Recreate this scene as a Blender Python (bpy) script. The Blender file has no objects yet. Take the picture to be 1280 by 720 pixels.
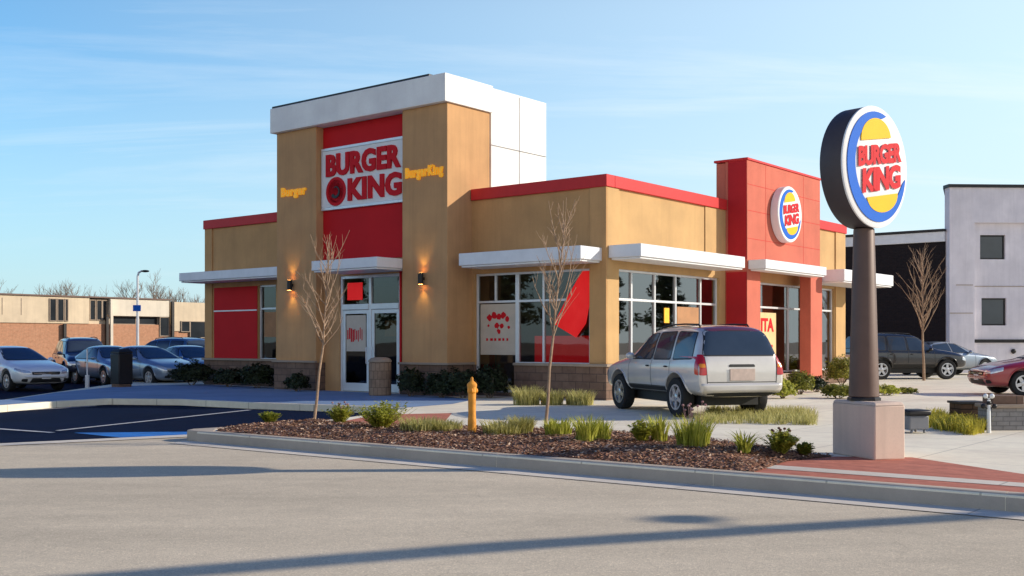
import bpy, bmesh, math, random
from mathutils import Vector, Matrix, noise
from mathutils.bvhtree import BVHTree
R = math.radians
rnd = random.Random(7)
scene = bpy.context.scene
col = scene.collection

# ------------------------------------------------------------------ survey
# camera 1.6 m above the road, looking along +Y.  ground() turns a survey
# reading (bearing, dip in 1/1355 rad) into a point on the ground.
F, CX, HY, EYE = 1355.0, 640.0, 427.0, 1.6
KERB = 0.16
def ground(px, py, z=KERB):
    y = F * (EYE - z) / (py - HY)
    return ((px - CX) / F * y, y)
# building frame: u along the entrance front, v into the depth
E1 = (0.7789, -0.6271); E2 = (0.6271, 0.7789); ORG = (-1.704, 28.5)
BROT = math.atan2(E1[1], E1[0])
def W(u, v): return (ORG[0] + E1[0]*u + E2[0]*v, ORG[1] + E1[1]*u + E2[1]*v)

SUN_AZ, SUN_EL = 2.0, 22.0      # azimuth measured from +X towards +Y

# ------------------------------------------------------------------ node helpers
def new_mat(name):
    m = bpy.data.materials.new(name); m.use_nodes = True
    nt = m.node_tree; nt.nodes.clear()
    out = nt.nodes.new('ShaderNodeOutputMaterial')
    return m, nt, out
def nd(nt, typ, **kw):
    n = nt.nodes.new(typ)
    for k, v in kw.items():
        if k in n.inputs.keys() if isinstance(k, str) else False: n.inputs[k].default_value = v
        else: setattr(n, k, v)
    return n
def ramp(nt, fac, stops):
    n = nt.nodes.new('ShaderNodeValToRGB')
    el = n.color_ramp.elements
    while len(el) < len(stops): el.new(0.5)
    for e, (p, c) in zip(el, stops):
        e.position = p; e.color = (c[0], c[1], c[2], 1) if not isinstance(c, (int, float)) else (c, c, c, 1)
    nt.links.new(fac, n.inputs['Fac']); return n.outputs['Color']
def mixc(nt, a, b, fac, mode='MIX'):
    n = nt.nodes.new('ShaderNodeMix'); n.data_type = 'RGBA'; n.blend_type = mode
    def put(sock, v):
        if isinstance(v, bpy.types.NodeSocket): nt.links.new(v, sock)
        elif isinstance(v, (int, float)): sock.default_value = v
        else: sock.default_value = (v[0], v[1], v[2], 1)
    put(n.inputs[0], fac); put(n.inputs[6], a); put(n.inputs[7], b)
    return n.outputs[2]
def noise_tex(nt, vec, scale, detail=4, rough=0.55, dist=0.0):
    n = nt.nodes.new('ShaderNodeTexNoise')
    n.inputs['Scale'].default_value = scale; n.inputs['Detail'].default_value = detail
    n.inputs['Roughness'].default_value = rough; n.inputs['Distortion'].default_value = dist
    if vec is not None: nt.links.new(vec, n.inputs['Vector'])
    return n.outputs['Fac']
def objco(nt, scale=None):
    t = nt.nodes.new('ShaderNodeTexCoord')
    if scale is None: return t.outputs['Object']
    mp = nt.nodes.new('ShaderNodeMapping'); mp.inputs['Scale'].default_value = scale
    nt.links.new(t.outputs['Object'], mp.inputs['Vector']); return mp.outputs['Vector']
def bump(nt, h, strength, dist=0.02):
    b = nt.nodes.new('ShaderNodeBump'); b.inputs['Strength'].default_value = strength
    b.inputs['Distance'].default_value = dist
    nt.links.new(h, b.inputs['Height']); return b.outputs['Normal']
def principled(nt, out, color, rough=0.7, metal=0.0, spec=0.4, coat=0.0, normal=None, emit=None, estr=0):
    p = nt.nodes.new('ShaderNodeBsdfPrincipled')
    if isinstance(color, bpy.types.NodeSocket): nt.links.new(color, p.inputs['Base Color'])
    else: p.inputs['Base Color'].default_value = (*color, 1)
    if isinstance(rough, bpy.types.NodeSocket): nt.links.new(rough, p.inputs['Roughness'])
    else: p.inputs['Roughness'].default_value = rough
    p.inputs['Metallic'].default_value = metal
    p.inputs['Specular IOR Level'].default_value = spec
    p.inputs['Coat Weight'].default_value = coat; p.inputs['Coat Roughness'].default_value = 0.04
    if normal is not None: nt.links.new(normal, p.inputs['Normal'])
    if emit: p.inputs['Emission Color'].default_value = (*emit, 1); p.inputs['Emission Strength'].default_value = estr
    nt.links.new(p.outputs[0], out.inputs['Surface']); return p
def sc(c, k): return tuple(min(1, x*k) for x in c)

def m_plain(name, c, rough=0.6, metal=0, spec=0.4, var=0.12, scale=3.0, bmp=0.0, bscale=60, coat=0, grime=0.0):
    m, nt, out = new_mat(name)
    co = objco(nt)
    f = noise_tex(nt, co, scale, 5, 0.6)
    cc = ramp(nt, f, [(0.3, sc(c, 1-var)), (0.7, sc(c, 1+var))])
    if grime:
        sep = nt.nodes.new('ShaderNodeMapping'); sep.inputs['Scale'].default_value = (2.2, 2.2, 0.25)
        nt.links.new(co, sep.inputs['Vector'])
        g = noise_tex(nt, sep.outputs[0], 1.6, 6, 0.65)
        cc = mixc(nt, cc, sc(c, 0.62), ramp(nt, g, [(0.5, 0.0), (0.8, grime)]))
    n = bump(nt, noise_tex(nt, co, bscale, 3, 0.6), bmp, 0.01) if bmp else None
    principled(nt, out, cc, rough, metal, spec, coat, n)
    return m
def m_stucco(name, c, grime=0.22):
    m, nt, out = new_mat(name)
    co = objco(nt)
    f = noise_tex(nt, co, 0.9, 6, 0.65)
    cc = ramp(nt, f, [(0.25, sc(c, 0.88)), (0.75, sc(c, 1.1))])
    fine = noise_tex(nt, co, 45, 3, 0.7)
    cc = mixc(nt, cc, sc(c, 0.7), ramp(nt, fine, [(0.5, 0.0), (0.75, 0.28)]))
    mp = nt.nodes.new('ShaderNodeMapping'); mp.inputs['Scale'].default_value = (3, 3, 0.22)
    nt.links.new(co, mp.inputs['Vector'])
    g = noise_tex(nt, mp.outputs[0], 1.5, 6, 0.65)
    cc = mixc(nt, cc, sc(c, 0.6), ramp(nt, g, [(0.46, 0.0), (0.8, grime*1.3)]))
    big = noise_tex(nt, co, 0.45, 3, 0.5)
    cc = mixc(nt, cc, ramp(nt, big, [(0.3, (0.86, 0.87, 0.9)), (0.7, (1.0, 1.0, 1.0))]), 0.8, 'MULTIPLY')
    principled(nt, out, cc, 0.88, 0, 0.25, 0, bump(nt, noise_tex(nt, co, 120, 3, 0.7), 0.35, 0.006))
    return m
def m_brick(name, c1, c2, mortar, bw=0.4, bh=0.2, mort=0.012, rough=0.85):
    m, nt, out = new_mat(name)
    co = objco(nt)
    s = nt.nodes.new('ShaderNodeSeparateXYZ'); nt.links.new(co, s.inputs[0])
    a = nt.nodes.new('ShaderNodeMath'); a.operation = 'ADD'
    nt.links.new(s.outputs[0], a.inputs[0]); nt.links.new(s.outputs[1], a.inputs[1])
    cb = nt.nodes.new('ShaderNodeCombineXYZ'); nt.links.new(a.outputs[0], cb.inputs[0]); nt.links.new(s.outputs[2], cb.inputs[1])
    b = nt.nodes.new('ShaderNodeTexBrick'); nt.links.new(cb.outputs[0], b.inputs['Vector'])
    b.inputs['Color1'].default_value = (*c1, 1); b.inputs['Color2'].default_value = (*c2, 1); b.inputs['Mortar'].default_value = (*mortar, 1)
    b.inputs['Scale'].default_value = 1; b.inputs['Brick Width'].default_value = bw; b.inputs['Row Height'].default_value = bh
    b.inputs['Mortar Size'].default_value = mort; b.inputs['Mortar Smooth'].default_value = 0.3
    f = noise_tex(nt, co, 6, 6, 0.65)
    cc = mixc(nt, b.outputs['Color'], (0.5, 0.5, 0.5), 0.0)
    cc = mixc(nt, cc, ramp(nt, f, [(0.3, 0.62), (0.7, 1.0)]), 0.8, 'MULTIPLY')
    inv = nt.nodes.new('ShaderNodeMath'); inv.operation = 'SUBTRACT'; inv.inputs[0].default_value = 1
    nt.links.new(b.outputs['Fac'], inv.inputs[1])
    principled(nt, out, cc, rough, 0, 0.2, 0, bump(nt, inv.outputs[0], 0.5, 0.01))
    return m
def m_asphalt(name, c, worn=0.25, grain=1.0, stretch=(1, 1, 1), rot=0.0, spec=0.25):
    m, nt, out = new_mat(name)
    co = objco(nt)
    mp = nt.nodes.new('ShaderNodeMapping'); mp.inputs['Scale'].default_value = stretch; mp.inputs['Rotation'].default_value = (0, 0, rot)
    nt.links.new(co, mp.inputs['Vector'])
    big = noise_tex(nt, mp.outputs[0], 0.35, 5, 0.6)
    cc = ramp(nt, big, [(0.3, sc(c, 1-worn)), (0.5, c), (0.72, sc(c, 1+worn))])
    mid = noise_tex(nt, co, 4.5, 5, 0.7)
    cc = mixc(nt, cc, ramp(nt, mid, [(0.3, 0.84), (0.7, 1.0)]), 0.7, 'MULTIPLY')
    v = nt.nodes.new('ShaderNodeTexVoronoi'); v.inputs['Scale'].default_value = 85; nt.links.new(co, v.inputs['Vector'])
    spk = nt.nodes.new('ShaderNodeSeparateColor'); nt.links.new(v.outputs['Color'], spk.inputs[0])
    cc = mixc(nt, cc, ramp(nt, spk.outputs[0], [(0.0, 0.66), (0.5, 0.95), (0.93, 1.08), (1.0, 1.5)]), 0.75*grain, 'MULTIPLY')
    fine = noise_tex(nt, co, 210, 2, 0.7)
    cc = mixc(nt, cc, ramp(nt, fine, [(0.3, 0.6), (0.7, 1.15)]), 0.6*grain, 'MULTIPLY')
    # hairline cracks and a few oil stains
    wob = noise_tex(nt, co, 1.3, 4, 0.6)
    vv = nt.nodes.new('ShaderNodeTexVoronoi'); vv.feature = 'DISTANCE_TO_EDGE'; vv.inputs['Scale'].default_value = 0.22
    mixv = nt.nodes.new('ShaderNodeMix'); mixv.data_type = 'VECTOR'; mixv.inputs[0].default_value = 0.25
    nt.links.new(co, mixv.inputs[4]); nz = nt.nodes.new('ShaderNodeTexNoise'); nz.inputs['Scale'].default_value = 1.6; nz.inputs['Detail'].default_value = 6
    nt.links.new(co, nz.inputs['Vector']); 
    ad = nt.nodes.new('ShaderNodeVectorMath'); ad.operation = 'ADD'; nt.links.new(co, ad.inputs[0]); nt.links.new(nz.outputs['Color'], ad.inputs[1])
    nt.links.new(ad.outputs[0], vv.inputs['Vector'])
    cc = mixc(nt, cc, sc(c, 0.45), ramp(nt, vv.outputs['Distance'], [(0.0, 0.25), (0.004, 0.0)]))
    st = noise_tex(nt, co, 0.8, 3, 0.5)
    cc = mixc(nt, cc, sc(c, 0.6), ramp(nt, st, [(0.60, 0.0), (0.74, 0.30)]))
    h = mixc(nt, v.outputs['Distance'], fine, 0.5)
    principled(nt, out, cc, 0.95, 0, spec, 0, bump(nt, h, 0.45, 0.005))
    return m
def m_concrete(name, c, joint=1.5, rot=BROT, worn=0.14):
    m, nt, out = new_mat(name)
    co = objco(nt)
    mp = nt.nodes.new('ShaderNodeMapping'); mp.inputs['Rotation'].default_value = (0, 0, -rot); nt.links.new(co, mp.inputs['Vector'])
    big = noise_tex(nt, co, 0.5, 6, 0.65)
    cc = ramp(nt, big, [(0.3, sc(c, 1-worn)), (0.7, sc(c, 1+worn))])
    mid = noise_tex(nt, co, 5, 6, 0.7)
    cc = mixc(nt, cc, ramp(nt, mid, [(0.3, 0.84), (0.6, 1.0)]), 0.6, 'MULTIPLY')
    fine = noise_tex(nt, co, 90, 3, 0.7)
    cc = mixc(nt, cc, ramp(nt, fine, [(0.3, 0.86), (0.7, 1.06)]), 0.5, 'MULTIPLY')
    hh = fine
    if joint:
        b = nt.nodes.new('ShaderNodeTexBrick'); nt.links.new(mp.outputs[0], b.inputs['Vector'])
        b.offset = 0.0; b.inputs['Scale'].default_value = 1; b.inputs['Brick Width'].default_value = joint; b.inputs['Row Height'].default_value = joint
        b.inputs['Mortar Size'].default_value = 0.012; b.inputs['Mortar Smooth'].default_value = 0.2
        cc = mixc(nt, cc, sc(c, 0.5), ramp(nt, b.outputs['Fac'], [(0.0, 0.0), (1.0, 0.75)]))
    principled(nt, out, cc, 0.85, 0, 0.3, 0, bump(nt, hh, 0.3, 0.004))
    return m
def m_glass(name, tint=(0.45, 0.5, 0.47), refl=0.06):
    m, nt, out = new_mat(name)
    tr = nt.nodes.new('ShaderNodeBsdfTransparent')
    co = objco(nt); f = noise_tex(nt, co, 0.7, 3, 0.5)
    nt.links.new(ramp(nt, f, [(0.3, sc(tint, 0.85)), (0.7, sc(tint, 1.1))]), tr.inputs['Color'])
    gl = nt.nodes.new('ShaderNodeBsdfGlossy'); gl.inputs['Roughness'].default_value = 0.015
    nt.links.new(bump(nt, noise_tex(nt, co, 0.8, 2, 0.5), 0.12, 0.02), gl.inputs['Normal'])
    fr = nt.nodes.new('ShaderNodeFresnel'); fr.inputs['IOR'].default_value = 1.52
    ad = nt.nodes.new('ShaderNodeMath'); ad.operation = 'ADD'; ad.inputs[1].default_value = refl; nt.links.new(fr.outputs[0], ad.inputs[0])
    mx = nt.nodes.new('ShaderNodeMixShader'); nt.links.new(ad.outputs[0], mx.inputs[0])
    nt.links.new(tr.outputs[0], mx.inputs[1]); nt.links.new(gl.outputs[0], mx.inputs[2])
    nt.links.new(mx.outputs[0], out.inputs['Surface']); return m
def m_leaf(name, dark, light, trans=0.35):
    m, nt, out = new_mat(name)
    g = nt.nodes.new('ShaderNodeNewGeometry')
    co = objco(nt); f = noise_tex(nt, co, 5, 4, 0.6)
    c1 = ramp(nt, g.outputs['Random Per Island'], [(0.0, dark), (0.6, tuple((a+b)/2 for a, b in zip(dark, light))), (1.0, light)])
    cc = mixc(nt, c1, ramp(nt, f, [(0.3, 0.45), (0.7, 1.0)]), 0.7, 'MULTIPLY')
    p = nt.nodes.new('ShaderNodeBsdfPrincipled'); nt.links.new(cc, p.inputs['Base Color']); p.inputs['Roughness'].default_value = 0.55; p.inputs['Specular IOR Level'].default_value = 0.3
    t = nt.nodes.new('ShaderNodeBsdfTranslucent'); nt.links.new(cc, t.inputs['Color'])
    mx = nt.nodes.new('ShaderNodeMixShader'); mx.inputs[0].default_value = trans
    nt.links.new(p.outputs[0], mx.inputs[1]); nt.links.new(t.outputs[0], mx.inputs[2]); nt.links.new(mx.outputs[0], out.inputs['Surface'])
    return m
def m_paint(name, c, metal=0.25, rough=0.35, coat=1.0):
    m, nt, out = new_mat(name)
    co = objco(nt)
    f = noise_tex(nt, co, 2.5, 5, 0.6)
    s = nt.nodes.new('ShaderNodeSeparateXYZ'); nt.links.new(co, s.inputs[0])
    cc = ramp(nt, f, [(0.3, sc(c, 0.93)), (0.7, sc(c, 1.04))])
    # road dust low on the body
    dm = nt.nodes.new('ShaderNodeMapRange'); dm.inputs['From Min'].default_value = 0.25; dm.inputs['From Max'].default_value = 0.75
    dm.inputs['To Min'].default_value = 0.35; dm.inputs['To Max'].default_value = 0.0; nt.links.new(s.outputs[2], dm.inputs['Value'])
    cc = mixc(nt, cc, (0.22, 0.19, 0.16), dm.outputs[0])
    principled(nt, out, cc, rough, metal, 0.5, coat)
    return m

# ------------------------------------------------------------------ mesh builder
class MB:
    def __init__(s): s.v = []; s.f = []
    def quad(s, a, b, c, d):
        n = len(s.v); s.v += [tuple(a), tuple(b), tuple(c), tuple(d)]; s.f.append((n, n+1, n+2, n+3)); return s
    def poly(s, pts):
        n = len(s.v); s.v += [tuple(p) for p in pts]; s.f.append(tuple(range(n, n+len(pts)))); return s
    def box(s, x0, x1, y0, y1, z0, z1):
        n = len(s.v)
        s.v += [(x0,y0,z0),(x1,y0,z0),(x1,y1,z0),(x0,y1,z0),(x0,y0,z1),(x1,y0,z1),(x1,y1,z1),(x0,y1,z1)]
        s.f += [(n,n+3,n+2,n+1),(n+4,n+5,n+6,n+7),(n,n+1,n+5,n+4),(n+1,n+2,n+6,n+5),(n+2,n+3,n+7,n+6),(n+3,n,n+4,n+7)]
        return s
    def prism(s, pts, z0, z1):
        n = len(s.v); k = len(pts)
        if sum(pts[i][0]*pts[(i+1)%k][1]-pts[(i+1)%k][0]*pts[i][1] for i in range(k)) < 0: pts = pts[::-1]
        s.v += [(p[0], p[1], z0) for p in pts] + [(p[0], p[1], z1) for p in pts]
        s.f.append(tuple(range(n+k-1, n-1, -1))); s.f.append(tuple(range(n+k, n+2*k)))
        for i in range(k):
            j = (i+1) % k; s.f.append((n+i, n+j, n+k+j, n+k+i))
        return s
    def tube(s, path, rad, n=8, cap=True):
        path = [Vector(p) for p in path]
        if not isinstance(rad, (list, tuple)): rad = [rad]*len(path)
        rings = []
        ref = None
        for i, p in enumerate(path):
            t = (path[min(i+1, len(path)-1)] - path[max(i-1, 0)]).normalized()
            if ref is None:
                ref = Vector((1, 0, 0)) if abs(t.x) < 0.8 else Vector((0, 1, 0))
            a = (ref - t*ref.dot(t)).normalized(); ref = a; b = t.cross(a)
            st = len(s.v)
            for k in range(n):
                w = 2*math.pi*k/n; q = p + (a*math.cos(w) + b*math.sin(w))*rad[i]; s.v.append(tuple(q))
            rings.append(st)
        for r0, r1 in zip(rings, rings[1:]):
            for k in range(n):
                k2 = (k+1) % n; s.f.append((r0+k, r0+k2, r1+k2, r1+k))
        if cap:
            s.f.append(tuple(rings[0]+k for k in reversed(range(n)))); s.f.append(tuple(rings[-1]+k for k in range(n)))
        return s
    def lathe(s, prof, n=24, M=None, rot=0.0):
        M = M or Matrix()
        st = len(s.v)
        for r, z in prof:
            for k in range(n):
                w = 2*math.pi*k/n + rot; s.v.append(tuple(M @ Vector((r*math.cos(w), r*math.sin(w), z))))
        for i in range(len(prof)-1):
            for k in range(n):
                k2 = (k+1) % n; a = st+i*n; b = a+n
                s.f.append((a+k, a+k2, b+k2, b+k))
        if prof[0][0] > 1e-6: s.f.append(tuple(st+k for k in reversed(range(n))))
        if prof[-1][0] > 1e-6: s.f.append(tuple(st+(len(prof)-1)*n+k for k in range(n)))
        return s
    def ell(s, c, r, n=12, m=8):
        prof = [(max(1e-7, math.sin(math.pi*i/m)), -math.cos(math.pi*i/m)) for i in range(m+1)]
        return s.lathe(prof, n, Matrix.Translation(c) @ Matrix.Diagonal((r[0], r[1], r[2], 1)))
    def join(s, o, M=None):
        n = len(s.v); s.v += [tuple(M @ Vector(p)) for p in o.v] if M else o.v
        s.f += [tuple(i+n for i in f) for f in o.f]; return s
    def mesh(s, name):
        me = bpy.data.meshes.new(name); me.from_pydata(s.v, [], s.f); me.update(); return me
    def build(s, name, mat, parent=None, smooth=False, bevel=0.0, weld=False, angle=40, segs=2):
        me = s.mesh(name)
        if weld:
            bm = bmesh.new(); bm.from_mesh(me); bmesh.ops.remove_doubles(bm, verts=bm.verts, dist=1e-5)
            bmesh.ops.recalc_face_normals(bm, faces=bm.faces); bm.to_mesh(me); bm.free()
        for mm in (mat if isinstance(mat, (list, tuple)) else [mat]): me.materials.append(mm)
        o = bpy.data.objects.new(name, me); col.objects.link(o)
        if parent: o.parent = parent
        if smooth or bevel:
            me.shade_smooth(); me.set_sharp_from_angle(angle=R(angle))
        if bevel:
            b = o.modifiers.new('bevel', 'BEVEL'); b.width = bevel; b.segments = segs; b.limit_method = 'ANGLE'; b.angle_limit = R(40)
            b.harden_normals = False
        return o
def build_each(mb, name, mat, parent, bevel=0.0):
    """every loose piece becomes a part of its own"""
    key = {}; ids = []
    for v in mb.v:
        k = tuple(round(c, 4) for c in v); ids.append(key.setdefault(k, len(key)))
    par = list(range(len(key)))
    def find(a):
        while par[a] != a: par[a] = par[par[a]]; a = par[a]
        return a
    for f in mb.f:
        for i in f[1:]: par[find(ids[i])] = find(ids[f[0]])
    grp = {}
    for f in mb.f: grp.setdefault(find(ids[f[0]]), []).append(f)
    out = []
    for fs in grp.values():
        m2 = MB(); mp_ = {}
        for f in fs:
            idx = []
            for i in f:
                if i not in mp_: mp_[i] = len(m2.v); m2.v.append(mb.v[i])
                idx.append(mp_[i])
            m2.f.append(tuple(idx))
        out.append(m2.build(name, mat, parent, weld=True, bevel=bevel))
    return out
def tag(o, label=None, cat=None, group=None, kind=None):
    if label: o['label'] = label
    if cat: o['category'] = cat
    if group: o['group'] = group
    if kind: o['kind'] = kind
    return o
def empty(name, loc=(0, 0, 0), rz=0.0, label=None, cat=None, group=None):
    o = bpy.data.objects.new(name, None); col.objects.link(o)
    o.empty_display_size = 0.3
    o.location = loc; o.rotation_euler = (0, 0, rz)
    return tag(o, label, cat, group)
def copy_tree(o, parent=None):
    c = o.copy(); col.objects.link(c); c.parent = parent
    for ch in list(o.children): copy_tree(ch, c)
    return c
def struct(o): o['kind'] = 'structure'; return o
def text_mb(body, size, extrude=0.02, bold=0.0, shear=0.0, spacing=1.0, width=None, height=None):
    cu = bpy.data.curves.new('lettering', 'FONT'); cu.body = body; cu.size = size; cu.extrude = extrude; cu.offset = bold
    cu.shear = shear; cu.space_character = spacing; cu.resolution_u = 3
    cu.align_x = 'CENTER'; cu.align_y = 'CENTER'
    ob = bpy.data.objects.new('lettering_tmp', cu); col.objects.link(ob)
    dg = bpy.context.evaluated_depsgraph_get()
    me = bpy.data.meshes.new_from_object(ob.evaluated_get(dg))
    mb = MB(); mb.v = [tuple(v.co) for v in me.vertices]; mb.f = [tuple(p.vertices) for p in me.polygons]
    bpy.data.objects.remove(ob); bpy.data.curves.remove(cu); bpy.data.meshes.remove(me)
    xs = [v[0] for v in mb.v]; ys = [v[1] for v in mb.v]
    cx, cy = (min(xs)+max(xs))/2, (min(ys)+max(ys))/2
    kx = width/(max(xs)-min(xs)) if width else 1; ky = height/(max(ys)-min(ys)) if height else kx
    if not width: kx = ky
    mb.v = [((x-cx)*kx, (y-cy)*ky, z) for x, y, z in mb.v]
    return mb
def bisect_grid(bm, x0, x1, y0, y1, step):
    x = x0 + step
    while x < x1:
        bmesh.ops.bisect_plane(bm, geom=bm.verts[:]+bm.edges[:]+bm.faces[:], plane_co=(x, 0, 0), plane_no=(1, 0, 0)); x += step
    y = y0 + step
    while y < y1:
        bmesh.ops.bisect_plane(bm, geom=bm.verts[:]+bm.edges[:]+bm.faces[:], plane_co=(0, y, 0), plane_no=(0, 1, 0)); y += step

# ------------------------------------------------------------------ materials
M = {}
M['tan_front_shade'] = m_stucco('shaded_tan_stucco', (0.62, 0.35, 0.145), 0.3)  # the tan stucco again, with the front's shade mixed into the colour
M['tan'] = m_stucco('tan_stucco', (0.60, 0.375, 0.165))
M['tan_dark'] = m_stucco('brown_stucco', (0.60, 0.34, 0.155), 0.3)
M['red_wall'] = m_stucco('red_stucco', (0.62, 0.17, 0.11), 0.15)  # portal red, paled by sunlight put into its colour
M['red_shaded'] = m_stucco('shaded_red_stucco', (0.50, 0.022, 0.028), 0.15)  # same portal red with the side's shade put into the colour
M['red_panel'] = m_plain('red_cladding', (0.58, 0.016, 0.02), 0.6, spec=0.1, var=0.06, scale=1.0, bmp=0.1)
M['red_cap'] = m_plain('red_coping', (0.60, 0.035, 0.035), 0.5, spec=0.2, var=0.06, grime=0.2)
M['white_wall'] = m_stucco('white_stucco', (0.94, 0.90, 0.84), 0.08)
M['white_metal'] = m_plain('white_metal', (0.80, 0.80, 0.80), 0.4, var=0.05, grime=0.15)
M['frame'] = m_plain('aluminium_frame', (0.72, 0.73, 0.74), 0.35, metal=0.3, var=0.05)
M['stone'] = m_brick('stone_base', (0.26, 0.165, 0.115), (0.20, 0.125, 0.09), (0.13, 0.09, 0.07), 0.42, 0.2)
M['ledge'] = m_stucco('ledge_stone', (0.40, 0.31, 0.23))
M['glass'] = m_glass('window_glass', (0.42, 0.44, 0.41), 0.04)
M['glass_side'] = m_glass('side_glass', (0.42, 0.44, 0.41), 0.20)
M['dark_metal'] = m_plain('dark_metal', (0.03, 0.028, 0.028), 0.45, metal=0.4, var=0.1)
M['roofing'] = m_plain('roof_membrane', (0.25, 0.25, 0.25), 0.9)
M['interior'] = m_plain('interior_wall', (0.24, 0.175, 0.12), 0.8, scale=1)
M['int_floor'] = m_brick('interior_tiles', (0.16, 0.10, 0.07), (0.13, 0.08, 0.06), (0.05, 0.04, 0.04), 0.4, 0.4)
M['sign_white'] = m_plain('sign_white', (0.82, 0.82, 0.80), 0.6, spec=0.12, var=0.04)
M['sign_red'] = m_plain('sign_red', (0.62, 0.012, 0.02), 0.6, spec=0.12, var=0.05)
M['sign_blue'] = m_plain('sign_blue', (0.01, 0.13, 0.58), 0.6, spec=0.12, var=0.04)
M['sign_yellow'] = m_plain('sign_yellow', (0.85, 0.50, 0.02), 0.6, spec=0.12, var=0.04)
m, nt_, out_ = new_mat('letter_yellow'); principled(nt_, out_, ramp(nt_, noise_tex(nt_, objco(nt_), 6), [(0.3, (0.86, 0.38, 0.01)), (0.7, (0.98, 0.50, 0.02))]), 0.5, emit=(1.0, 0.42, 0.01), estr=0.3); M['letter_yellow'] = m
M['sign_dark'] = m_plain('sign_drum', (0.065, 0.055, 0.06), 0.55, var=0.1, bmp=0.05)
M['bronze'] = m_plain('bronze_pole', (0.135, 0.082, 0.062), 0.5, metal=0.1, var=0.12, grime=0.2)
M['plinth'] = m_stucco('plinth_stucco', (0.74, 0.57, 0.45), 0.3)
M['road'] = m_asphalt('road_asphalt', (0.70, 0.59, 0.425), 0.15, 0.75, (0.6, 2.0, 1), BROT)
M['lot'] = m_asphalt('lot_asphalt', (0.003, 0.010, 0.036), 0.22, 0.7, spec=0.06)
M['paint_line'] = m_plain('line_paint', (0.55, 0.55, 0.55), 0.8, var=0.25, scale=14, bmp=0.2)
M['walk'] = m_concrete('walk_concrete', (0.92, 0.81, 0.62))
M['kerb'] = m_concrete('kerb_concrete', (0.46, 0.39, 0.31), 0)
M['gutter'] = m_concrete('gutter_concrete', (0.72, 0.64, 0.52), 3.0)
M['paver'] = m_brick('red_pavers', (0.66, 0.23, 0.15), (0.56, 0.19, 0.125), (0.48, 0.28, 0.20), 0.2, 0.1, 0.006)
M['soil'] = m_plain('ground_soil', (0.22, 0.19, 0.14), 0.95, var=0.3, scale=0.3, bmp=0.5, bscale=8)

# mulch and chips
def m_mulch(name):
    m, nt, out = new_mat(name)
    co = objco(nt)
    v = nt.nodes.new('ShaderNodeTexVoronoi'); v.inputs['Scale'].default_value = 26; nt.links.new(co, v.inputs['Vector'])
    s = nt.nodes.new('ShaderNodeSeparateColor'); nt.links.new(v.outputs['Color'], s.inputs[0])
    cc = ramp(nt, s.outputs[0], [(0, (0.06, 0.032, 0.022)), (0.5, (0.24, 0.12, 0.08)), (0.85, (0.36, 0.18, 0.11)), (1, (0.50, 0.32, 0.22))])
    principled(nt, out, cc, 0.95, 0, 0.1, 0, bump(nt, v.outputs['Distance'], 0.9, 0.03)); return m
def m_chip(name):
    m, nt, out = new_mat(name)
    g = nt.nodes.new('ShaderNodeNewGeometry')
    cc = ramp(nt, g.outputs['Random Per Island'], [(0, (0.06, 0.035, 0.02)), (0.45, (0.28, 0.15, 0.085)), (0.8, (0.52, 0.31, 0.19)), (1, (0.80, 0.60, 0.42))])
    principled(nt, out, cc, 0.9, 0, 0.15); return m
M['mulch'] = m_mulch('bark_mulch'); M['chip'] = m_chip('bark_chip')
M['bark_pale'] = m_plain('pale_bark', (0.34, 0.23, 0.15), 0.85, var=0.3, scale=12, bmp=0.3)
M['bark_grey'] = m_plain('grey_bark', (0.22, 0.16, 0.115), 0.9, var=0.25, scale=6)
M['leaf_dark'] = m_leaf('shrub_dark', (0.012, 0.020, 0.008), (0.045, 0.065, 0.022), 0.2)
M['leaf_mid'] = m_leaf('shrub_mid', (0.10, 0.12, 0.015), (0.50, 0.48, 0.08), 0.35)
M['leaf_lime'] = m_leaf('plant_lime', (0.32, 0.36, 0.03), (0.90, 0.86, 0.18), 0.5)
M['leaf_straw'] = m_leaf('grass_straw', (0.36, 0.34, 0.08), (0.92, 0.84, 0.36), 0.5)
M['leaf_gold'] = m_leaf('shrub_gold', (0.38, 0.35, 0.03), (0.88, 0.76, 0.12), 0.45)
M['evergreen'] = m_leaf('tree_green', (0.015, 0.028, 0.01), (0.07, 0.10, 0.03), 0.2)
M['flower'] = m_leaf('flower_pale', (0.45, 0.22, 0.22), (0.75, 0.5, 0.5), 0.3)

# ------------------------------------------------------------------ camera, sun, sky
cam = bpy.data.cameras.new('camera'); co_ = bpy.data.objects.new('camera', cam); col.objects.link(co_)
co_.location = (0, 0, EYE); co_.rotation_euler = (R(90), 0, 0)
cam.sensor_width = 36; cam.lens = 36*F/1280; cam.shift_y = (HY-360)/1280; cam.clip_end = 4000; cam.clip_start = 0.05
scene.camera = co_
sd = bpy.data.lights.new('sun', 'SUN'); so = bpy.data.objects.new('sun', sd); col.objects.link(so)
sd.energy = 5.0; sd.angle = R(0.55); sd.color = (1.0, 0.90, 0.77)
sdir = Vector((math.cos(R(SUN_AZ))*math.cos(R(SUN_EL)), math.sin(R(SUN_AZ))*math.cos(R(SUN_EL)), math.sin(R(SUN_EL))))
so.rotation_euler = sdir.to_track_quat('Z', 'Y').to_euler(); so.location = (40, 0, 30)
w = bpy.data.worlds.new('World'); scene.world = w; w.use_nodes = True
nt = w.node_tree; nt.nodes.clear()
wo = nt.nodes.new('ShaderNodeOutputWorld'); bg = nt.nodes.new('ShaderNodeBackground'); bg.inputs['Strength'].default_value = 0.15
sky = nt.nodes.new('ShaderNodeTexSky'); sky.sky_type = 'NISHITA'; sky.sun_disc = False
sky.sun_elevation = R(SUN_EL); sky.sun_rotation = R(90-SUN_AZ); sky.air_density = 1.0; sky.dust_density = 0.6; sky.ozone_density = 1.6
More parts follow.
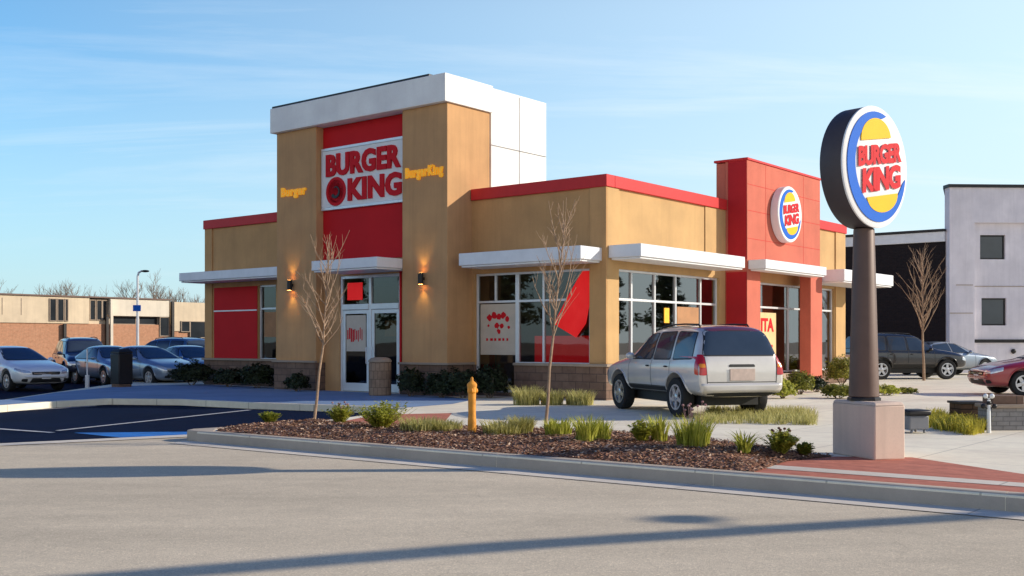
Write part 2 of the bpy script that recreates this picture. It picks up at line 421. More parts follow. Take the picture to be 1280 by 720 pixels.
tc = nt.nodes.new('ShaderNodeTexCoord')
sp = nt.nodes.new('ShaderNodeSeparateXYZ'); nt.links.new(tc.outputs['Generated'], sp.inputs[0])
zm = nt.nodes.new('ShaderNodeMath'); zm.operation = 'MAXIMUM'; zm.inputs[1].default_value = 0.02; nt.links.new(sp.outputs[2], zm.inputs[0])
za = nt.nodes.new('ShaderNodeMath'); za.operation = 'ADD'; za.inputs[1].default_value = 0.12; nt.links.new(zm.outputs[0], za.inputs[0])
dv = []
for k in (0, 1):
    d_ = nt.nodes.new('ShaderNodeMath'); d_.operation = 'DIVIDE'; nt.links.new(sp.outputs[k], d_.inputs[0]); nt.links.new(za.outputs[0], d_.inputs[1]); dv.append(d_)
cb = nt.nodes.new('ShaderNodeCombineXYZ'); nt.links.new(dv[0].outputs[0], cb.inputs[0]); nt.links.new(dv[1].outputs[0], cb.inputs[1])
mp = nt.nodes.new('ShaderNodeMapping'); mp.inputs['Rotation'].default_value = (0, 0, R(-14)); mp.inputs['Scale'].default_value = (0.35, 1.5, 1); mp.inputs['Location'].default_value = (1.3, 0.4, 0)
nt.links.new(cb.outputs[0], mp.inputs['Vector'])
n1 = noise_tex(nt, mp.outputs[0], 1.1, 9, 0.62, 0.6)
mp2 = nt.nodes.new('ShaderNodeMapping'); mp2.inputs['Scale'].default_value = (0.25, 0.4, 1); mp2.inputs['Location'].default_value = (3.1, 1.2, 0); nt.links.new(cb.outputs[0], mp2.inputs['Vector'])
n2 = noise_tex(nt, mp2.outputs[0], 1.0, 4, 0.5)
cf = nt.nodes.new('ShaderNodeMath'); cf.operation = 'MULTIPLY'
nt.links.new(ramp(nt, n1, [(0.50, 0.0), (0.82, 0.7)]), cf.inputs[0]); nt.links.new(ramp(nt, n2, [(0.32, 0.15), (0.62, 1.0)]), cf.inputs[1])
# haze: thin bright veil, stronger towards the sun's side of the sky
hz = nt.nodes.new('ShaderNodeMapRange'); hz.inputs['From Min'].default_value = -0.45; hz.inputs['From Max'].default_value = 0.75
hz.inputs['To Min'].default_value = 0.0; hz.inputs['To Max'].default_value = 0.85; nt.links.new(sp.outputs[0], hz.inputs['Value'])
skyc = mixc(nt, sky.outputs['Color'], (0.76, 1.22, 1.45), 1.0, 'MULTIPLY')
hb = nt.nodes.new('ShaderNodeMapRange'); hb.inputs['From Min'].default_value = 0.0; hb.inputs['From Max'].default_value = -0.8
hb.inputs['To Min'].default_value = 0.0; hb.inputs['To Max'].default_value = 0.72; nt.links.new(sp.outputs[1], hb.inputs['Value'])
skyc = mixc(nt, skyc, (6.3, 7.35, 7.6), hz.outputs[0])
skyc = mixc(nt, skyc, (8.2, 7.6, 6.9), hb.outputs[0])      # unseen bright veil added behind the viewer to fill the shaded front
skyc = mixc(nt, skyc, (7.2, 7.5, 7.6), cf.outputs[0])
lo_ = nt.nodes.new('ShaderNodeMapRange'); lo_.inputs['From Min'].default_value = 0.02; lo_.inputs['From Max'].default_value = 0.24
lo_.inputs['To Min'].default_value = 0.75; lo_.inputs['To Max'].default_value = 0.0; nt.links.new(sp.outputs[2], lo_.inputs['Value'])
hcol = mixc(nt, (3.9, 5.1, 5.8), (5.6, 6.3, 6.7), hz.outputs[0])
skyc = mixc(nt, skyc, hcol, lo_.outputs[0])
# deep blue towards the zenith
zr = nt.nodes.new('ShaderNodeMapRange'); zr.interpolation_type = 'SMOOTHSTEP'
zr.inputs['From Min'].default_value = 0.28; zr.inputs['From Max'].default_value = 0.52; nt.links.new(sp.outputs[2], zr.inputs['Value'])
skyc = mixc(nt, skyc, mixc(nt, skyc, (0.06, 0.17, 0.46), 1.0, 'MULTIPLY'), zr.outputs[0])
nt.links.new(skyc, bg.inputs['Color'])
nt.links.new(bg.outputs[0], wo.inputs['Surface'])
scene.view_settings.view_transform = 'Standard'; scene.view_settings.look = 'None'; scene.view_settings.exposure = 0

# ------------------------------------------------------------------ ground, roads, walks
def sheet(name, pts, z, mat):
    mb = MB(); k = len(pts)
    if sum(pts[i][0]*pts[(i+1)%k][1]-pts[(i+1)%k][0]*pts[i][1] for i in range(k)) < 0: pts = pts[::-1]
    mb.poly([(p[0], p[1], z) for p in pts]); return struct(mb.build(name, mat))
sheet('ground', [(-1500, -300), (1500, -300), (1500, 2500), (-1500, 2500)], -0.02, M['soil'])
KA, KB = (-5.03, 17.30), (4.77, 10.10)                        # kerb line along the road
kd = Vector((KB[0]-KA[0], KB[1]-KA[1])).normalized(); kn = Vector((-kd.y, kd.x))   # kn points away from the road
def kl(s, off=0.0): return (KA[0]+kd.x*s+kn.x*off, KA[1]+kd.y*s+kn.y*off)
sheet('road', [(-80, -60), (90, -60), (90, 25), (-10, 25), (-80, 25)], 0.0, M['road'])
lot_edge = [ground(231, 545, 0), ground(159, 549.5, 0), ground(0, 556, 0)]
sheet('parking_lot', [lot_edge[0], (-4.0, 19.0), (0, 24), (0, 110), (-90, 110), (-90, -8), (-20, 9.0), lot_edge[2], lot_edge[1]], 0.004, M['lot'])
# raised concrete platform around the building
walk = [KA, kl(40), (70, -12), (90, 10), (90, 95), (-4, 95), (-13.8, 40.0), (-13.0, 30.6), (-12.6, 26.8), (-22, 17.5), (-17, 13.5), (-11.6, 24.2), (-11.0, 26.2), (-10.2, 27.4),
        ground(225, 499), ground(314, 503), ground(420, 506.5), ground(510, 510), ground(455, 519), ground(391, 527), (-4.2, 18.6), (-5.0, 17.75)]
struct(MB().prism(walk, 0.0, KERB).build('sidewalk', M['walk'], bevel=0.012))
# kerb stone and gutter along the road
mb = MB(); L = 34.0
prof = [(-0.004, 0.0), (-0.004, KERB-0.03), (0.02, KERB+0.004), (0.05, KERB+0.012), (0.17, KERB+0.012), (0.185, KERB-0.01)]
s0 = 0.0
joints = []
s_ = 0.0
while s_ < L:
    e_ = min(L, s_+3.0)
    a = [(kl(s_+0.004, o), z) for o, z in prof]; b = [(kl(e_-0.004, o), z) for o, z in prof]
    n = len(mb.v); k = len(prof)
    mb.v += [(p[0], p[1], z) for p, z in a] + [(p[0], p[1], z) for p, z in b]
    for i in range(k-1): mb.f.append((n+i, n+i+1, n+k+i+1, n+k+i))
    mb.f.append(tuple(range(n, n+k))); mb.f.append(tuple(range(n+2*k-1, n+k-1, -1)))
    s_ = e_
# rounded nose at the tip of the island
struct(mb.build('kerb', M['kerb'], smooth=True, weld=True, angle=60))
nose = [kl(0.2, 0.18), kl(0, 0.0), (-5.25, 17.5), (-5.22, 17.75), (-5.0, 17.95), (-4.2, 18.78), (-3.72, 19.62), (-3.5, 19.55), (-4.1, 18.55), (-4.85, 17.75)]
struct(MB().prism(nose, 0.0, KERB+0.014).build('kerb_return', M['kerb'], bevel=0.015))
sheet('gutter', [kl(-0.25, 0.0), kl(34, 0.0), kl(34, -0.45), kl(-0.1, -0.45)], 0.008, M['gutter'])
ga, gb = Vector(lot_edge[2]), Vector(lot_edge[0]); gd = (gb-ga).normalized(); gn = Vector((-gd.y, gd.x))
p0 = ga - gd*14; p1 = gb + gd*0.25
sheet('gutter_apron', [tuple(p0-gn*0.28), tuple(p1-gn*0.28), tuple(p1+gn*0.15), tuple(p0+gn*0.15)], 0.0105, M['gutter'])
# white bay lines on the lot
def line(name, a, b, wd, z=0.0125):
    a, b = Vector(a), Vector(b); d = (b-a).normalized(); n = Vector((-d.y, d.x))*wd/2
    return sheet(name, [tuple(a-n), tuple(b-n), tuple(b+n), tuple(a+n)], z, M['paint_line'])
line('bay_line', ground(72, 539, 0), ground(312, 513, 0), 0.12)
line('bay_line', ground(-40, 534, 0), ground(66, 541.5, 0), 0.12)
line('bay_line', ground(-60, 519, 0), ground(120, 508, 0), 0.11)
M['blue_paint'] = m_plain('blue_marking', (0.01, 0.16, 0.50), 0.85, var=0.3, scale=3, bmp=0.2)
sheet('blue_marking', [ground(92, 541.5, 0), ground(240, 540, 0), ground(236, 544.2, 0), ground(150, 547.5, 0)], 0.0085, M['blue_paint'])
# sheet along the front with the building's blue shade painted into its colour
M['walk_shade_blue'] = m_concrete('walk_shade_blue', (0.20, 0.30, 0.46), 1.5)
sheet('walk_shade', [ground(225, 498.6), ground(314, 502.6), ground(420, 506), ground(509, 509.4), ground(566, 505), ground(590, 500), W(0.1, -0.1), W(-12.0, 0.8), (-12.6, 35.0), (-12.85, 30.6), (-12.45, 26.9), (-17.6, 21.9), (-14.6, 19.2), (-11.7, 24.3), (-11.1, 26.3), (-10.3, 27.5)], KERB+0.004, M['walk_shade_blue'])
# red paving
sheet('red_paving', [ground(428, 527), ground(470, 518.5), ground(565, 516.5), ground(552, 532), ground(520, 538), ground(440, 538)], KERB+0.004, M['paver'])
rp = [kl(9.0, 0.2), kl(22, 0.2), (14.5, 8.2), ground(1280, 593), ground(1140, 572), ground(1046, 571), ground(1000, 574)]
sheet('red_paving', rp, KERB+0.004, M['paver'])
sheet('pavement_band', [kl(9.2, 0.62), kl(22, 0.72), kl(22, 0.92), kl(9.2, 0.98)], KERB+0.008, M['gutter'])

# planting bed
bedp = [kl(0.25, 0.19), kl(9.4, 0.19), ground(985, 577), ground(1043, 571), ground(1000, 566), ground(890, 553), ground(760, 543), ground(640, 539), ground(560, 536), ground(470, 533), ground(392, 528.5), (-4.15, 18.5), (-4.8, 17.7)]
def dist_poly(p, poly):
    d = 1e9
    for i in range(len(poly)):
        a = Vector(poly[i]); b = Vector(poly[(i+1) % len(poly)]); ab = b-a
        t = max(0, min(1, (Vector(p)-a).dot(ab)/ab.length_squared)); d = min(d, (Vector(p)-a-ab*t).length)
    return d
def inside(p, poly):
    c = False; n = len(poly); j = n-1
    for i in range(n):
        if (poly[i][1] > p[1]) != (poly[j][1] > p[1]) and p[0] < (poly[j][0]-poly[i][0])*(p[1]-poly[i][1])/(poly[j][1]-poly[i][1])+poly[i][0]: c = not c
        j = i
    return c
def bed_z(x, y):
    d = dist_poly((x, y), bedp)
    return KERB + 0.012 + min(d*0.16, 0.09) + 0.025*noise.noise(Vector((x*2.2, y*2.2, 0)))*min(1, d*4) + 0.012*noise.noise(Vector((x*9, y*9, 3)))*min(1, d*6)
bm = bmesh.new()
bm.faces.new([bm.verts.new((p[0], p[1], 0)) for p in bedp])
bmesh.ops.triangulate(bm, faces=bm.faces[:])
bisect_grid(bm, -5.3, 5.2, 10.5, 20, 0.11)
for v in bm.verts: v.co.z = bed_z(v.co.x, v.co.y)
bmesh.ops.recalc_face_normals(bm, faces=bm.faces)
me = bpy.data.meshes.new('mulch_bed'); bm.to_mesh(me); bm.free(); me.materials.append(M['mulch']); me.shade_smooth()
o = bpy.data.objects.new('mulch_bed', me); col.objects.link(o); struct(o)
mb = MB(); n_ = 0
while n_ < 14000:
    x, y = rnd.uniform(-5.1, 4.9), rnd.uniform(10.8, 19.8)
    if not inside((x, y), bedp): continue
    n_ += 1
    z = bed_z(x, y) + rnd.uniform(0.0, 0.02)
    a = rnd.uniform(0, 6.3); l = rnd.uniform(0.008, 0.028); wd = rnd.uniform(0.004, 0.011); t = rnd.uniform(-0.5, 0.5); t2 = rnd.uniform(-0.6, 0.6)
    dx, dy = math.cos(a), math.sin(a)
    P = Vector((x, y, z)); A = Vector((dx*l, dy*l, t*l)); B = Vector((-dy*wd, dx*wd, t2*wd)); U = Vector((0, 0, 0.006))
    mb.quad(P-A-B+U, P+A-B+U, P+A+B+U, P-A+B+U)
tag(mb.build('bark_chips', M['chip']), 'loose reddish brown bark chips covering the kerbside planting bed', 'mulch', kind='stuff')

# ------------------------------------------------------------------ the restaurant
VW, UW = 0.995, 4.33           # wing front plane, right facade plane
H0 = KERB
bld = empty('restaurant_building', (ORG[0], ORG[1], 0), BROT,
            'tan and red fast food restaurant with tall white topped entrance tower', 'restaurant')
def wall_holes(axis, c, t, a0, a1, z0, z1, holes):
    """slab in plane axis=c..c+t with rectangular openings (a0,a1,z0,z1)"""
    A = sorted({a0, a1, *[h[0] for h in holes], *[h[1] for h in holes]}); Z = sorted({z0, z1, *[h[2] for h in holes], *[h[3] for h in holes]})
    solid = lambda i, j: 0 <= i < len(A)-1 and 0 <= j < len(Z)-1 and not any(h[0]-1e-6 <= A[i] and A[i+1] <= h[1]+1e-6 and h[2]-1e-6 <= Z[j] and Z[j+1] <= h[3]+1e-6 for h in holes)
    mb = MB()
    P = (lambda a, d, z: (a, d, z)) if axis == 'v' else (lambda a, d, z: (d, a, z))
    for i in range(len(A)-1):
        for j in range(len(Z)-1):
            if not solid(i, j): continue
            x0, x1, y0, y1 = A[i], A[i+1], Z[j], Z[j+1]
            mb.quad(P(x0, c, y0), P(x1, c, y0), P(x1, c, y1), P(x0, c, y1)); mb.quad(P(x0, c+t, y0), P(x0, c+t, y1), P(x1, c+t, y1), P(x1, c+t, y0))
            if not solid(i-1, j): mb.quad(P(x0, c, y0), P(x0, c, y1), P(x0, c+t, y1), P(x0, c+t, y0))
            if not solid(i+1, j): mb.quad(P(x1, c, y0), P(x1, c+t, y0), P(x1, c+t, y1), P(x1, c, y1))
            if not solid(i, j-1): mb.quad(P(x0, c, y0), P(x0, c+t, y0), P(x1, c+t, y0), P(x1, c, y0))
            if not solid(i, j+1): mb.quad(P(x0, c, y1), P(x1, c, y1), P(x1, c+t, y1), P(x0, c+t, y1))
    return mb
TB = 5.70; CAPB = 5.40; ZL = 0.98            # parapet top, coping bottom, ledge height
WZ1 = 3.42                                    # window head
# openings
hf_right = (0.10, 3.85, ZL+0.03, WZ1)
hf_left = (-9.14, -8.24, ZL+0.03, WZ1)
hs = [(1.56, 6.82, ZL+0.03, WZ1), (8.30, 12.72, 0.62, WZ1), (13.15, 15.15, 0.62, WZ1)]
# walls of the low wing, upper (stucco) and lower (stone)
wl = wall_holes('v', VW, 0.25, 0.0, UW, ZL, CAPB, [hf_right, (0.10, 1.5, ZL, ZL+0.03)])
wl.join(wall_holes('v', VW, 0.25, -11.91, -6.97, ZL, CAPB, [hf_left]))
build_each(wl, 'wall', M['tan_front_shade'], bld); wl = MB()
wl.join(wall_holes('u', UW, -0.25, VW+0.25, 16.03, ZL, CAPB, [hs[0], (8.30, 12.72, ZL, WZ1), (13.15, 15.15, ZL, WZ1)]))
wl.box(-11.91, -11.66, VW+0.25, 16.03, 0, CAPB).box(-11.66, UW-0.25, 15.78, 16.03, 0, CAPB)
build_each(wl, 'wall', M['tan'], bld)
sb = wall_holes('v', VW-0.06, 0.31, 0.0, UW+0.06, H0-0.02, ZL, [(0.10, 1.5, H0+0.1, ZL)])
sb.join(wall_holes('v', VW-0.06, 0.31, -11.97, -6.97, H0-0.02, ZL, []))
sb.join(wall_holes('u', UW+0.06, -0.31, VW+0.25, 7.17, H0-0.02, ZL, []))
sb.join(wall_holes('u', UW+0.06, -0.31, 12.76, 16.09, H0-0.02, ZL, [(13.15, 15.15, 0.62, ZL)]))
sb.box(-6.97-0.05, -5.18+0.04, -0.06, 0.6, H0-0.02, ZL).box(-1.65-0.04, 0.06, -0.06, 1.0, H0-0.02, ZL)
build_each(sb, 'stone_base', M['stone'], bld)
mb = MB()
mb.box(1.5, UW+0.12, VW-0.12, VW-0.002, ZL, ZL+0.07).box(0.07, 0.10, VW-0.12, VW-0.002, ZL, ZL+0.07)
mb.box(-12.03, -7.05, VW-0.12, VW-0.002, ZL, ZL+0.07)
mb.box(UW+0.002, UW+0.12, VW-0.002, 7.17, ZL, ZL+0.07).box(UW+0.002, UW+0.12, 15.17, 16.1, ZL, ZL+0.07)
mb.box(-7.08, -5.12, -0.12, -0.002, ZL, ZL+0.06).box(-1.71, 0.12, -0.12, -0.002, ZL, ZL+0.06).box(0.002, 0.12, -0.002, VW-0.125, ZL, ZL+0.06)
build_each(mb, 'ledge', M['ledge'], bld, 0.008)
# corner and end pilasters, 4 cm proud
mb = MB()
mb.box(3.88, UW+0.045, VW-0.045, VW-0.001, ZL+0.07, CAPB); mb.box(-11.95, -11.55, VW-0.045, VW-0.001, ZL+0.07, CAPB)
build_each(mb, 'pilaster', M['tan_front_shade'], bld, 0.01); mb = MB(); mb.box(UW+0.001, UW+0.045, VW-0.001, 1.53, ZL+0.07, CAPB)
mb.box(UW+0.001, UW+0.045, 15.2, 16.06, ZL+0.07, CAPB)
mb.box(UW+0.001, UW+0.03, 5.95, 7.16, WZ1+0.5, CAPB)
build_each(mb, 'pilaster', M['tan'], bld, 0.01)
# coping
mb = MB()
mb.box(0.02, UW+0.08, VW-0.08, VW+0.3, CAPB, TB).box(-11.99, -6.99, VW-0.08, VW+0.3, CAPB, TB)
mb.box(UW-0.3, UW+0.08, VW+0.302, 7.16, CAPB, TB)
mb.box(UW-0.3, UW+0.08, 12.31, 16.1, CAPB, TB).box(-11.99, -11.6, VW+0.302, 16.1, CAPB, TB).box(-11.59, UW-0.31, 15.75, 16.1, CAPB, TB)
build_each(mb, 'parapet_coping', M['red_cap'], bld, 0.012)
MB().box(-11.65, UW-0.26, VW+0.26, 15.77, 5.0, 5.12).build('roof', M['roofing'], bld)
# tower
TT = 8.64; TC = 7.90
mb = MB()
mb.box(-6.97, -5.18, 0, 1.73, ZL, TC).box(-1.65, 0, 0, 1.73, ZL, TC)
mb.box(-5.18, -1.65, 0.30, 1.0, 3.92, TC)
build_each(mb, 'tower_pier', M['tan_dark'], bld, 0.012)
MB().box(-5.178, -1.652, 0.272, 0.298, 3.93, 7.885).build('tower_panel', M['red_panel'], bld)
mb = MB(); mb.box(-7.09, 0.07, -0.16, 1.80, TC, TT)
mb.build('tower_cornice', M['white_wall'], bld, bevel=0.012)
mb = MB(); mb.box(-6.90, -0.004, 1.802, 4.33, 5.13, TT-0.03)
mb.build('tower_block', M['white_wall'], bld, bevel=0.012)
MB().box(-7.05, -0.55, -0.12, 1.4, TT+0.002, TT+0.07).build('tower_roof', M['dark_metal'], bld, bevel=0.01)
MB().box(0.0, 0.006, 3.05, 3.06, 5.75, 8.55).build('panel_joint', M['roofing'], bld)
MB().box(0.0, 0.012, 1.80, 4.30, 7.02, 7.035).build('panel_joint', M['roofing'], bld)
# entrance infill behind the piers
mb = wall_holes('v', 0.32, 0.2, -5.18, -1.65, H0-0.02, 3.92, [(-4.52, -2.06, H0-0.02, 3.50)])
mb.build('entrance_wall', M['tan_dark'], bld)
MB().box(-2.05, -1.98, 0.29, 0.319, H0, 3.55).build('entrance_trim', M['red_panel'], bld)

# windows: frame (part) with panes (sub-part)
def window(axis, c, a_list, z0, z1, zt, fw=0.06, depth=0.09, inward=1, name='window', skip_transom=False, extra_top=()):
    fr = MB(); gl = MB()
    a0, a1 = a_list[0], a_list[-1]
    d0, d1 = sorted((c, c+inward*depth))
    def B(x0, x1, y0, y1, dd=0.0):
        if axis == 'v': fr.box(x0, x1, d0+dd, d1-dd, y0, y1)
        else: fr.box(d0+dd, d1-dd, x0, x1, y0, y1)
    B(a0, a1, z1-fw, z1); B(a0, a1, z0, z0+fw)
    hor = [z0+fw] + ([zt] if zt else []) + [z1-fw]
    if zt: B(a0+fw, a1-fw, zt-fw/2, zt+fw/2, 0.004)
    for i, a in enumerate(a_list):
        x0, x1 = (a, a+fw) if i == 0 else ((a-fw, a) if i == len(a_list)-1 else (a-fw/2, a+fw/2))
        B(x0, x1, z0+fw, z1-fw, 0.0 if i in (0, len(a_list)-1) else 0.002)
    for a in extra_top: B(a-fw/2, a+fw/2, zt+fw/2, z1-fw, 0.002)
    g = c + inward*depth*0.5
    if axis == 'v': gl.quad((a0, g, z0), (a1, g, z0), (a1, g, z1), (a0, g, z1))
    else: gl.quad((g, a0, z0), (g, a1, z0), (g, a1, z1), (g, a0, z1))
    f = fr.build(name, M['frame'], bld, bevel=0.006)
    gl.build('pane', M['glass' if axis == 'v' else 'glass_side'], f)
    return f
ZT = 2.66
window('v', VW+0.07, [0.10, 1.5], H0+0.1, WZ1, ZT, extra_top=(0.76,))
window('v', VW+0.07, [1.5, 2.36, 3.85], ZL+0.03, WZ1, ZT)
window('v', VW+0.07, [-9.14, -8.24], ZL+0.03, WZ1, ZT)
window('u', UW-0.07, [1.56, 2.30, 3.43, 4.51, 5.88, 6.82], ZL+0.03, WZ1, ZT, inward=-1)
window('u', UW-0.07, [8.30, 9.45, 11.62, 12.72], 0.62, WZ1, ZT, inward=-1)
window('u', UW-0.07, [13.15, 14.1, 15.15], 0.62, WZ1, ZT, inward=-1)
# red cladding panel on the left wing
mb = MB().box(-11.45, -9.16, VW-0.03, VW-0.001, ZL+0.07, 3.40)
mb.build('wall_panel', M['red_panel'], bld, bevel=0.006)
MB().box(-11.45, -9.16, VW-0.045, VW-0.031, 2.60, 2.64).build('panel_trim', M['frame'], bld)

# entrance doors with transoms
fr = MB(); D0, D1 = 0.36, 0.46; dl, dr, dm = -4.52, -2.06, -3.29
fr.box(dl, dl+0.08, D0, D1, H0, 3.5).box(dr-0.08, dr, D0, D1, H0, 3.5).box(dm-0.05, dm+0.05, D0, D1, H0, 3.42)
fr.box(dl+0.08, dr-0.08, D0+0.002, D1-0.002, 3.42, 3.5)
fr.box(dl+0.08, dm-0.05, D0-0.02, D1, 2.52, 2.68).box(dm+0.05, dr-0.08, D0-0.02, D1, 2.52, 2.68)
f = fr.build('door_frame', M['frame'], bld, bevel=0.006)
MB().quad((dl+0.08, 0.41, 2.68), (dm-0.05, 0.41, 2.68), (dm-0.05, 0.41, 3.42), (dl+0.08, 0.41, 3.42)).quad((dm+0.05, 0.41, 2.68), (dr-0.08, 0.41, 2.68), (dr-0.08, 0.41, 3.42), (dm+0.05, 0.41, 3.42)).build('transom_pane', M['glass'], f)
def leaf(x0, x1, hx):
    d = MB(); y0, y1 = 0.375, 0.43
    d.box(x0, x0+0.10, y0, y1, H0+0.015, 2.51).box(x1-0.10, x1, y0, y1, H0+0.015, 2.51)
    d.box(x0+0.10, x1-0.10, y0+0.001, y1-0.001, H0+0.015, H0+0.25).box(x0+0.10, x1-0.10, y0+0.001, y1-0.001, 2.40, 2.51)
    d = d.build('door', M['frame'], bld, bevel=0.006)
    MB().quad((x0+0.1, 0.40, H0+0.25), (x1-0.1, 0.40, H0+0.25), (x1-0.1, 0.40, 2.4), (x0+0.1, 0.40, 2.4)).build('pane', M['glass'], d)
    MB().tube([(hx, 0.372, 0.95), (hx, 0.31, 0.98), (hx, 0.31, 1.42), (hx, 0.372, 1.45)], 0.014, 8).build('handle', M['white_metal'], d, smooth=True)
    return d
d1_ = leaf(dl+0.085, dm-0.055, dm-0.11); d2_ = leaf(dm+0.055, dr-0.085, dm+0.11)

# canopies (white fascia slab with soffit lip)
def canopy(u0, u1, v0, v1, z0, z1, lab=None):
    mb = MB(); mb.box(u0, u1, v0, v1, z0+0.05, z1)
    mb.box(u0+0.05, u1-0.05, v0+0.05, v1-0.05, z0+0.0, z0+0.049)
    o = mb.build('canopy', M['white_metal'], bld, bevel=0.012)
    if lab: o['label'] = lab
    return o
canopy(0.36, 4.25, 0.05, VW-0.002, 3.53, 3.90)
canopy(-12.1, -7.0, 0.05, VW-0.002, 3.56, 3.88)
canopy(-4.28, -1.655, -0.95, 0.27, 3.54, 3.86)
canopy(UW+0.048, UW+0.98, 1.05, 6.48, 3.60, 3.96)
canopy(UW+0.705, UW+1.25, 7.22, 11.5, 3.62, 3.93)
canopy(UW+0.062, UW+1.42, 12.52, 16.95, 3.50, 3.92)
# red portal on the right facade
P0, P1, PU_ = 7.17, 12.30, UW+0.70; RT = 6.79
mb = MB()
mb.box(UW+0.004, PU_, P0, P1, 3.75, RT)
mb.box(UW-0.3, UW+0.003, P0+0.03, P1-0.03, 5.0, RT-0.02)
mb.box(UW+0.004, PU_, P0, 8.02, H0, 3.75)
build_each(mb, 'portal', M['red_wall'], bld, 0.012)
MB().box(UW+0.35, PU_+0.02, 11.52, 12.42, H0+0.25, 3.748).build('portal_pillar', M['red_wall'], bld, bevel=0.012)
MB().box(UW+0.30, PU_+0.07, 11.47, 12.47, H0, H0+0.249).build('pillar_foot', M['ledge'], bld, bevel=0.012)
mb = MB().box(UW-0.35, PU_+0.03, P0-0.03, P1+0.03, RT+0.002, RT+0.07)
mb.build('portal_coping', M['red_cap'], bld, bevel=0.01)
mb = MB().box(UW+0.004, UW+0.2, 8.021, 12.75, H0, 0.60)
mb.build('window_sill', M['ledge'], bld, bevel=0.01)
MB().box(UW+0.045, PU_-0.012, P0-0.012, P0-0.001, H0, 3.60).build('portal_side_shade', M['red_shaded'], bld)  # thin sheets that paint shade onto the portal's left side
MB().box(UW+0.10, PU_-0.012, P0-0.012, P0-0.001, 3.961, RT).build('portal_side_shade', M['red_shaded'], bld)
# panel joints of the portal
mb = MB()
for z in (4.55, 5.35, 6.1): mb.box(PU_+0.0005, PU_+0.0035, P0+0.02, P1-0.02, z, z+0.012)
for i, v in enumerate((8.35, 11.0)): mb.box(PU_+0.0005, PU_+0.0038, v, v+0.012, 4.0, RT-0.02)
build_each(mb, 'portal_joint', M['red_panel'], bld)

# round emblem, drawn in local plane X right, Y up, facing +Z, unit radius
def arc_poly(r_in, r_out, a0, a1, n=48, taper=True, cx=0.0, cy=0.0):
    pts_o, pts_i = [], []
    for i in range(n+1):
        t = i/n; a = R(a0+(a1-a0)*t)
        k = math.sin(math.pi*min(1, max(0, t)))**0.45 if taper else 1
        ro = r_out; ri = r_out - (r_out-r_in)*k
        pts_o.append((ro*math.cos(a), ro*math.sin(a))); pts_i.append((cx+ri*math.cos(a), cy+ri*math.sin(a)))
    return pts_o, pts_i
def bun(cx, cy, rx, ry, a0, a1, flat=0.12, n=28):
    pts = []
    for i in range(n+1):
        a = R(a0+(a1-a0)*i/n); pts.append((cx+rx*math.cos(a), cy+ry*math.sin(a)))
    return pts
def emblem(parent, M4, rad, th=0.006):
    """blue crescent, two yellow buns and the red slanted name between them"""
    S = M4 @ Matrix.Diagonal((rad, rad, 1, 1))
    def put(name, mb, mat): 
        mb2 = MB(); mb2.join(mb, S); return mb2.build(name, mat, parent, smooth=False)
    def slab(pts):
        m_ = MB(); m_.prism(pts, 0.0, th); return m_
    po, pi_ = arc_poly(0.66, 0.90, 72, 352)
    m_ = MB()
    for i in range(len(po)-1): m_.prism([po[i], po[i+1], pi_[i+1], pi_[i]], 0.0, th)
    put('blue_crescent', m_, M['sign_blue'])
    rot = Matrix.Rotation(R(9), 4, 'Z')
    top = MB().join(slab(bun(0.03, 0.45, 0.46, 0.34, 0, 180)), rot)
    bot = MB().join(slab(bun(0.08, -0.47, 0.48, 0.28, 180, 360)), rot)
    up_ = Matrix.Translation((0, 0, 0.004)); put('bun', MB().join(top, up_), M['sign_yellow']); put('bun', MB().join(bot, up_), M['sign_yellow'])
    for body, y, wd, hh in (('BURGER', 0.20, 1.36, 0.33), ('KING', -0.195, 1.26, 0.40)):
        t = text_mb(body, 0.3, 0.0, 0.016, 0.16, 0.90, wd, hh)
        t.v = [(x, yy, th) for x, yy, z in t.v]
        put('lettering', MB().join(t, rot @ Matrix.Translation((0.09, y, 0.008))), M['sign_red'])
# round sign on the portal
dc = (PU_+0.28, 9.47, 5.42)
Mw = Matrix.Translation((PU_+0.02, dc[1], dc[2])) @ Matrix(((0, 0, 1, 0), (1, 0, 0, 0), (0, 1, 0, 0), (0, 0, 0, 1)))
def rot_frame(n, up=Vector((0, 0, 1))):
    n = Vector(n).normalized(); x = up.cross(n).normalized(); y = n.cross(x)
    return Matrix(((x.x, y.x, n.x, 0), (x.y, y.y, n.y, 0), (x.z, y.z, n.z, 0), (0, 0, 0, 1)))
Mw = Matrix.Translation((PU_+0.002, dc[1], dc[2])) @ rot_frame((1, 0, 0))
ds = MB().lathe([(0.80, 0.0), (0.84, 0.02), (0.84, 0.24), (0.82, 0.26)], 56, Mw).build('round_sign', M['sign_white'], bld, smooth=True)
emblem(ds, Mw @ Matrix.Translation((0, 0, 0.262)), 0.83)

# name board on the tower
nb = MB().box(-5.10, -1.72, 0.19, 0.268, 5.52, 7.17).build('name_board', M['sign_white'], bld, bevel=0.01)
fr = MB(); fr.box(-5.15, -1.67, 0.17, 0.27, 7.171, 7.25).box(-5.15, -1.67, 0.17, 0.27, 5.44, 5.519)
fr.box(-5.15, -5.101, 0.17, 0.27, 5.52, 7.17).box(-1.719, -1.67, 0.17, 0.27, 5.52, 7.17)
fr.build('board_frame', M['frame'], nb, bevel=0.006)
def lay(mb, u, z, v): # text plane -> facing -v
    out = MB(); out.v = [(u+p[0], v-p[2], z+p[1]) for p in mb.v]; out.f = mb.f; return out
lay(text_mb('BURGER', 0.7, 0.025, 0.03, 0.0, 1.04, 3.05, 0.66), -3.40, 6.73, 0.165).build('lettering', M['sign_red'], nb)
lay(text_mb('KING', 0.7, 0.025, 0.03, 0.0, 1.04, 2.15, 0.66), -2.92, 5.96, 0.165).build('lettering', M['sign_red'], nb)
